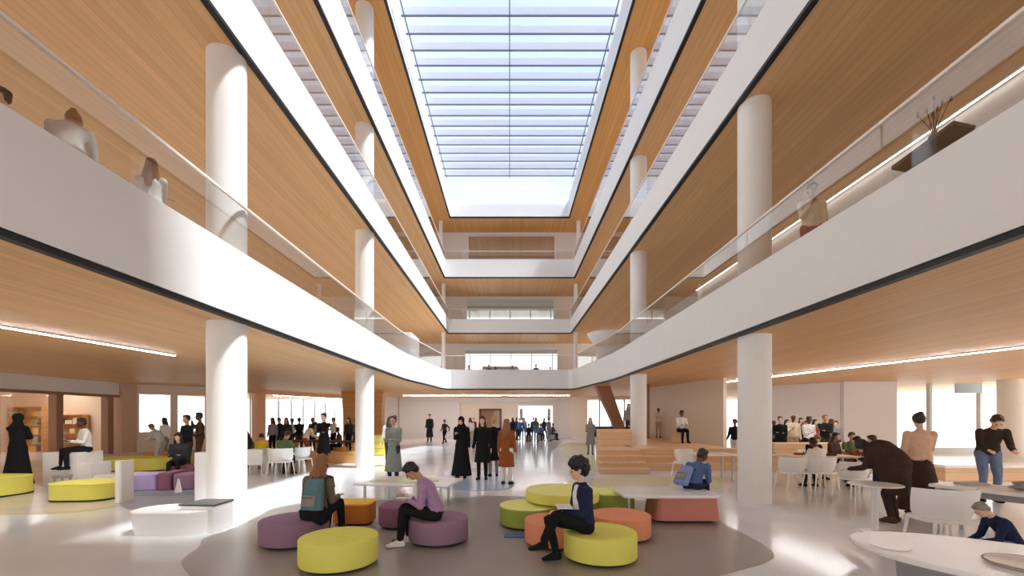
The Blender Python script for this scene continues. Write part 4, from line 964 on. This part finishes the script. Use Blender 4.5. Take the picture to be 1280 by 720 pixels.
R_ = [
 ('person in a dark green top, first right of the nearest right column', 967, 18.0, 170, 'green', 'black', 'stand'), ('person in black close behind the oak counter, left end', 975, 16.0, 150, 'black', 'black', 'arms_front'),
 ('person in dark brown with arms folded at the oak counter', 983, 17.0, 190, 'dbrown', 'black', 'folded'), ('person in cream behind the middle of the oak counter', 991, 16.5, 160, 'cream', 'sand', 'phone'),
 ('person in black and taller, right of the one in cream', 1001, 18.5, 170, 'black', 'char', 'stand'), ('person in charcoal raising a hand in the right crowd', 1008, 17.5, 150, 'char', 'black', 'wave'),
 ('person in white at the oak counter, between dark figures', 1011, 15.8, 180, 'white', 'black', 'arms_front'), ('person in red brown at the right part of the counter', 1018, 16.6, 200, 'red', 'black', 'stand'),
 ('person in black at the right end of the oak counter', 1031, 15.6, 170, 'black', 'char', 'folded'), ('person in olive behind the right end of the counter', 1038, 18.0, 170, 'olive', 'black', 'walk'),
 ('person in grey before the square pier on the right', 1045, 16.8, 140, 'grey', 'char', 'stand')]
for i, (lb, p, Y, fc, a, b, ps) in enumerate(R_):
    pp(lb, p, Y, fc, pose=ps, top=a, low=b, hair=hs[i % 5], skin=sk[(i+1) % 3], group=G, vox=.024, s=.93+.035*((i*3) % 5))
S_ = [('person in olive seated at the far side of the pale oak table', 1063, 13.0, 160, 'olive', 'black', 'sit'), ('person in rust brown bent over the pale oak table', 1088, 11.5, 80, 'rust', 'black', 'sit_lean'),
      ('person in black seated at the left end of the pale oak table', 1012, 12.6, 180, 'black', 'black', 'sit_lean'), ('person in brown seated beyond the pale oak table, in its middle', 1040, 12.8, 200, 'brown', 'char', 'sit'),
      ('person in white seated with back turned at the pale oak table', 1027, 10.55, 0, 'white', 'black', 'sit_lean'), ('person in charcoal seated sideways in the third white chair', 1097, 10.6, 40, 'char', 'brown', 'sit')]
for i, (lb, p, Y, fc, a, b, ps) in enumerate(S_):
    pp(lb, p, Y, fc, pose=ps, top=a, low=b, hair=hs[(i+1) % 5], skin=sk[i % 3], vox=.02)
for p, Y, rz_, lb in ((1063, 13.1, PI, 'olive seated person'), (1012, 12.7, PI, 'black clad person at the left end'), (1040, 12.9, PI, 'brown clad seated person'), (1027, 10.45, 0, 'white clad person with back turned')):
    chair(at(p, Y), Y, rz_, 'white shell chair under the '+lb+' by the oak table')
for i, (x, y, c, lb) in enumerate(((7.3, 11.5, 'white', 'left part'), (7.9, 11.7, 'rust', 'middle'), (8.5, 11.5, 'char', 'right part'))):
    tag(MB().box(-.14, .14, -.1, .1, 0, .05).build('book', cloth(CL[c]), loc=(x, y, .742)), '%s book on the %s of the pale oak table' % ({'char': 'charcoal'}.get(c, c), lb), 'book', 'books on the pale oak table')
# galleries
def gl(lb, p, headrow, d, fc, zdeck, **k):
    pp(lb, p, d, fc, z=zdeck, vox=.014, **k)
gl('person with only dark hair showing above the parapet at the far left edge', 4, 0, 5.7, 150, 4.35, pose='stand', top='char', hair=('short', 'black'), skin='pale', s=1.0)
gl('person in a pale grey jacket leaning at the parapet of the left first gallery', 84, 0, 5.9, 35, 4.35, pose='lean_over', top='lgrey', low='grey', hair=('bun', 'brown'), skin='tan', s=1.1)
gl('person in a pale blue grey shirt at the left gallery parapet beside the column', 189, 0, 7.25, 20, 4.35, pose='folded', top='lgrey', low='grey', hair=('long', 'brown'), skin='tan', s=1.0)
gl('person in white and red brown standing at the right gallery parapet', 1014, 0, 8.1, 160, 4.35, pose='phone', top='cream', low='red', hair=('short', 'black'), skin='tan', s=1.02)
for p, Y, z, c, lb in ((586, 36, 4.35, 'char', 'person in charcoal, leftmost at the far end of the first gallery'), (611, 35.5, 4.35, 'black', 'person in black near the shelves beyond the first gallery'), (619, 36.5, 4.35, 'navy', 'person in navy near the shelves beyond the first gallery'),
                   (641, 36, 4.35, 'grey', 'person in grey at the middle of the first gallery far end'), (670, 35.2, 4.35, 'black', 'person in black at the right of the first gallery far end'), (688, 37, 4.35, 'brown', 'person in brown at the far right of the first gallery far end')):
    pp(lb, p, Y, 170, pose='arms_front', z=z, top=c, low='char', skin='tan', hair=hs[p % 5], vox=.024, group='people at the far end of the first gallery')

# ------------------------------------------------------------------ light, world, camera
w = bpy.data.worlds.new('sky'); bpy.context.scene.world = w; w.use_nodes = True
n, l = w.node_tree.nodes, w.node_tree.links; bg = n['Background']
tc = n.new('ShaderNodeTexCoord'); sp = n.new('ShaderNodeSeparateXYZ'); l.new(tc.outputs['Generated'], sp.inputs[0])
rp = n.new('ShaderNodeValToRGB'); rp.color_ramp.elements[0].color = (1, 1, 1, 1); rp.color_ramp.elements[0].position = .1
rp.color_ramp.elements[1].color = (.62, .76, 1, 1); rp.color_ramp.elements[1].position = .75
l.new(sp.outputs['Z'], rp.inputs[0])
nz = n.new('ShaderNodeTexNoise'); nz.inputs['Scale'].default_value = 3.5; nz.inputs['Detail'].default_value = 5; l.new(tc.outputs['Generated'], nz.inputs['Vector'])
cr = n.new('ShaderNodeValToRGB'); cr.color_ramp.elements[0].position = .35; cr.color_ramp.elements[1].position = .62; l.new(nz.outputs['Fac'], cr.inputs[0])
mx = n.new('ShaderNodeMix'); mx.data_type = 'RGBA'; mx.inputs['B'].default_value = (.97, .98, 1, 1)
l.new(cr.outputs[0], mx.inputs['Factor']); l.new(rp.outputs[0], mx.inputs['A']); l.new(mx.outputs['Result'], bg.inputs[0])
bg.inputs[1].default_value = 1.8
sd = bpy.data.lights.new('sun', 'SUN'); sd.energy = 12.5; sd.angle = math.radians(6); sd.color = (1, .98, .94)
so = bpy.data.objects.new('sun', sd); COL.objects.link(so)
so.rotation_euler = Vector((-1.0, .3, -2.1)).to_track_quat('-Z', 'Y').to_euler()
cam = bpy.data.cameras.new('camera'); co = bpy.data.objects.new('camera', cam); COL.objects.link(co)
co.location = (0, 0, EYE); co.rotation_euler = (PI/2, 0, 0)
cam.sensor_width = 36; cam.lens = 36*F/1280; cam.shift_x = (640-CX)/1280; cam.shift_y = (CY-360)/1280; cam.clip_end = 300
sc = bpy.context.scene; sc.camera = co
sc.view_settings.view_transform = 'Standard'; sc.view_settings.look = 'None'; sc.view_settings.gamma = 1; sc.view_settings.exposure = 0.25
sc.view_settings.use_curve_mapping = False
sc.cycles.max_bounces = 12; sc.cycles.diffuse_bounces = 7; sc.cycles.transparent_max_bounces = 16; sc.cycles.sample_clamp_indirect = 8

for o in bpy.data.objects:
    if o.get('label') and (len(o['label'].split()) > 16 or len(o['label'].split()) < 4): print('LONG', o.name, len(o['label'].split()), o['label'])
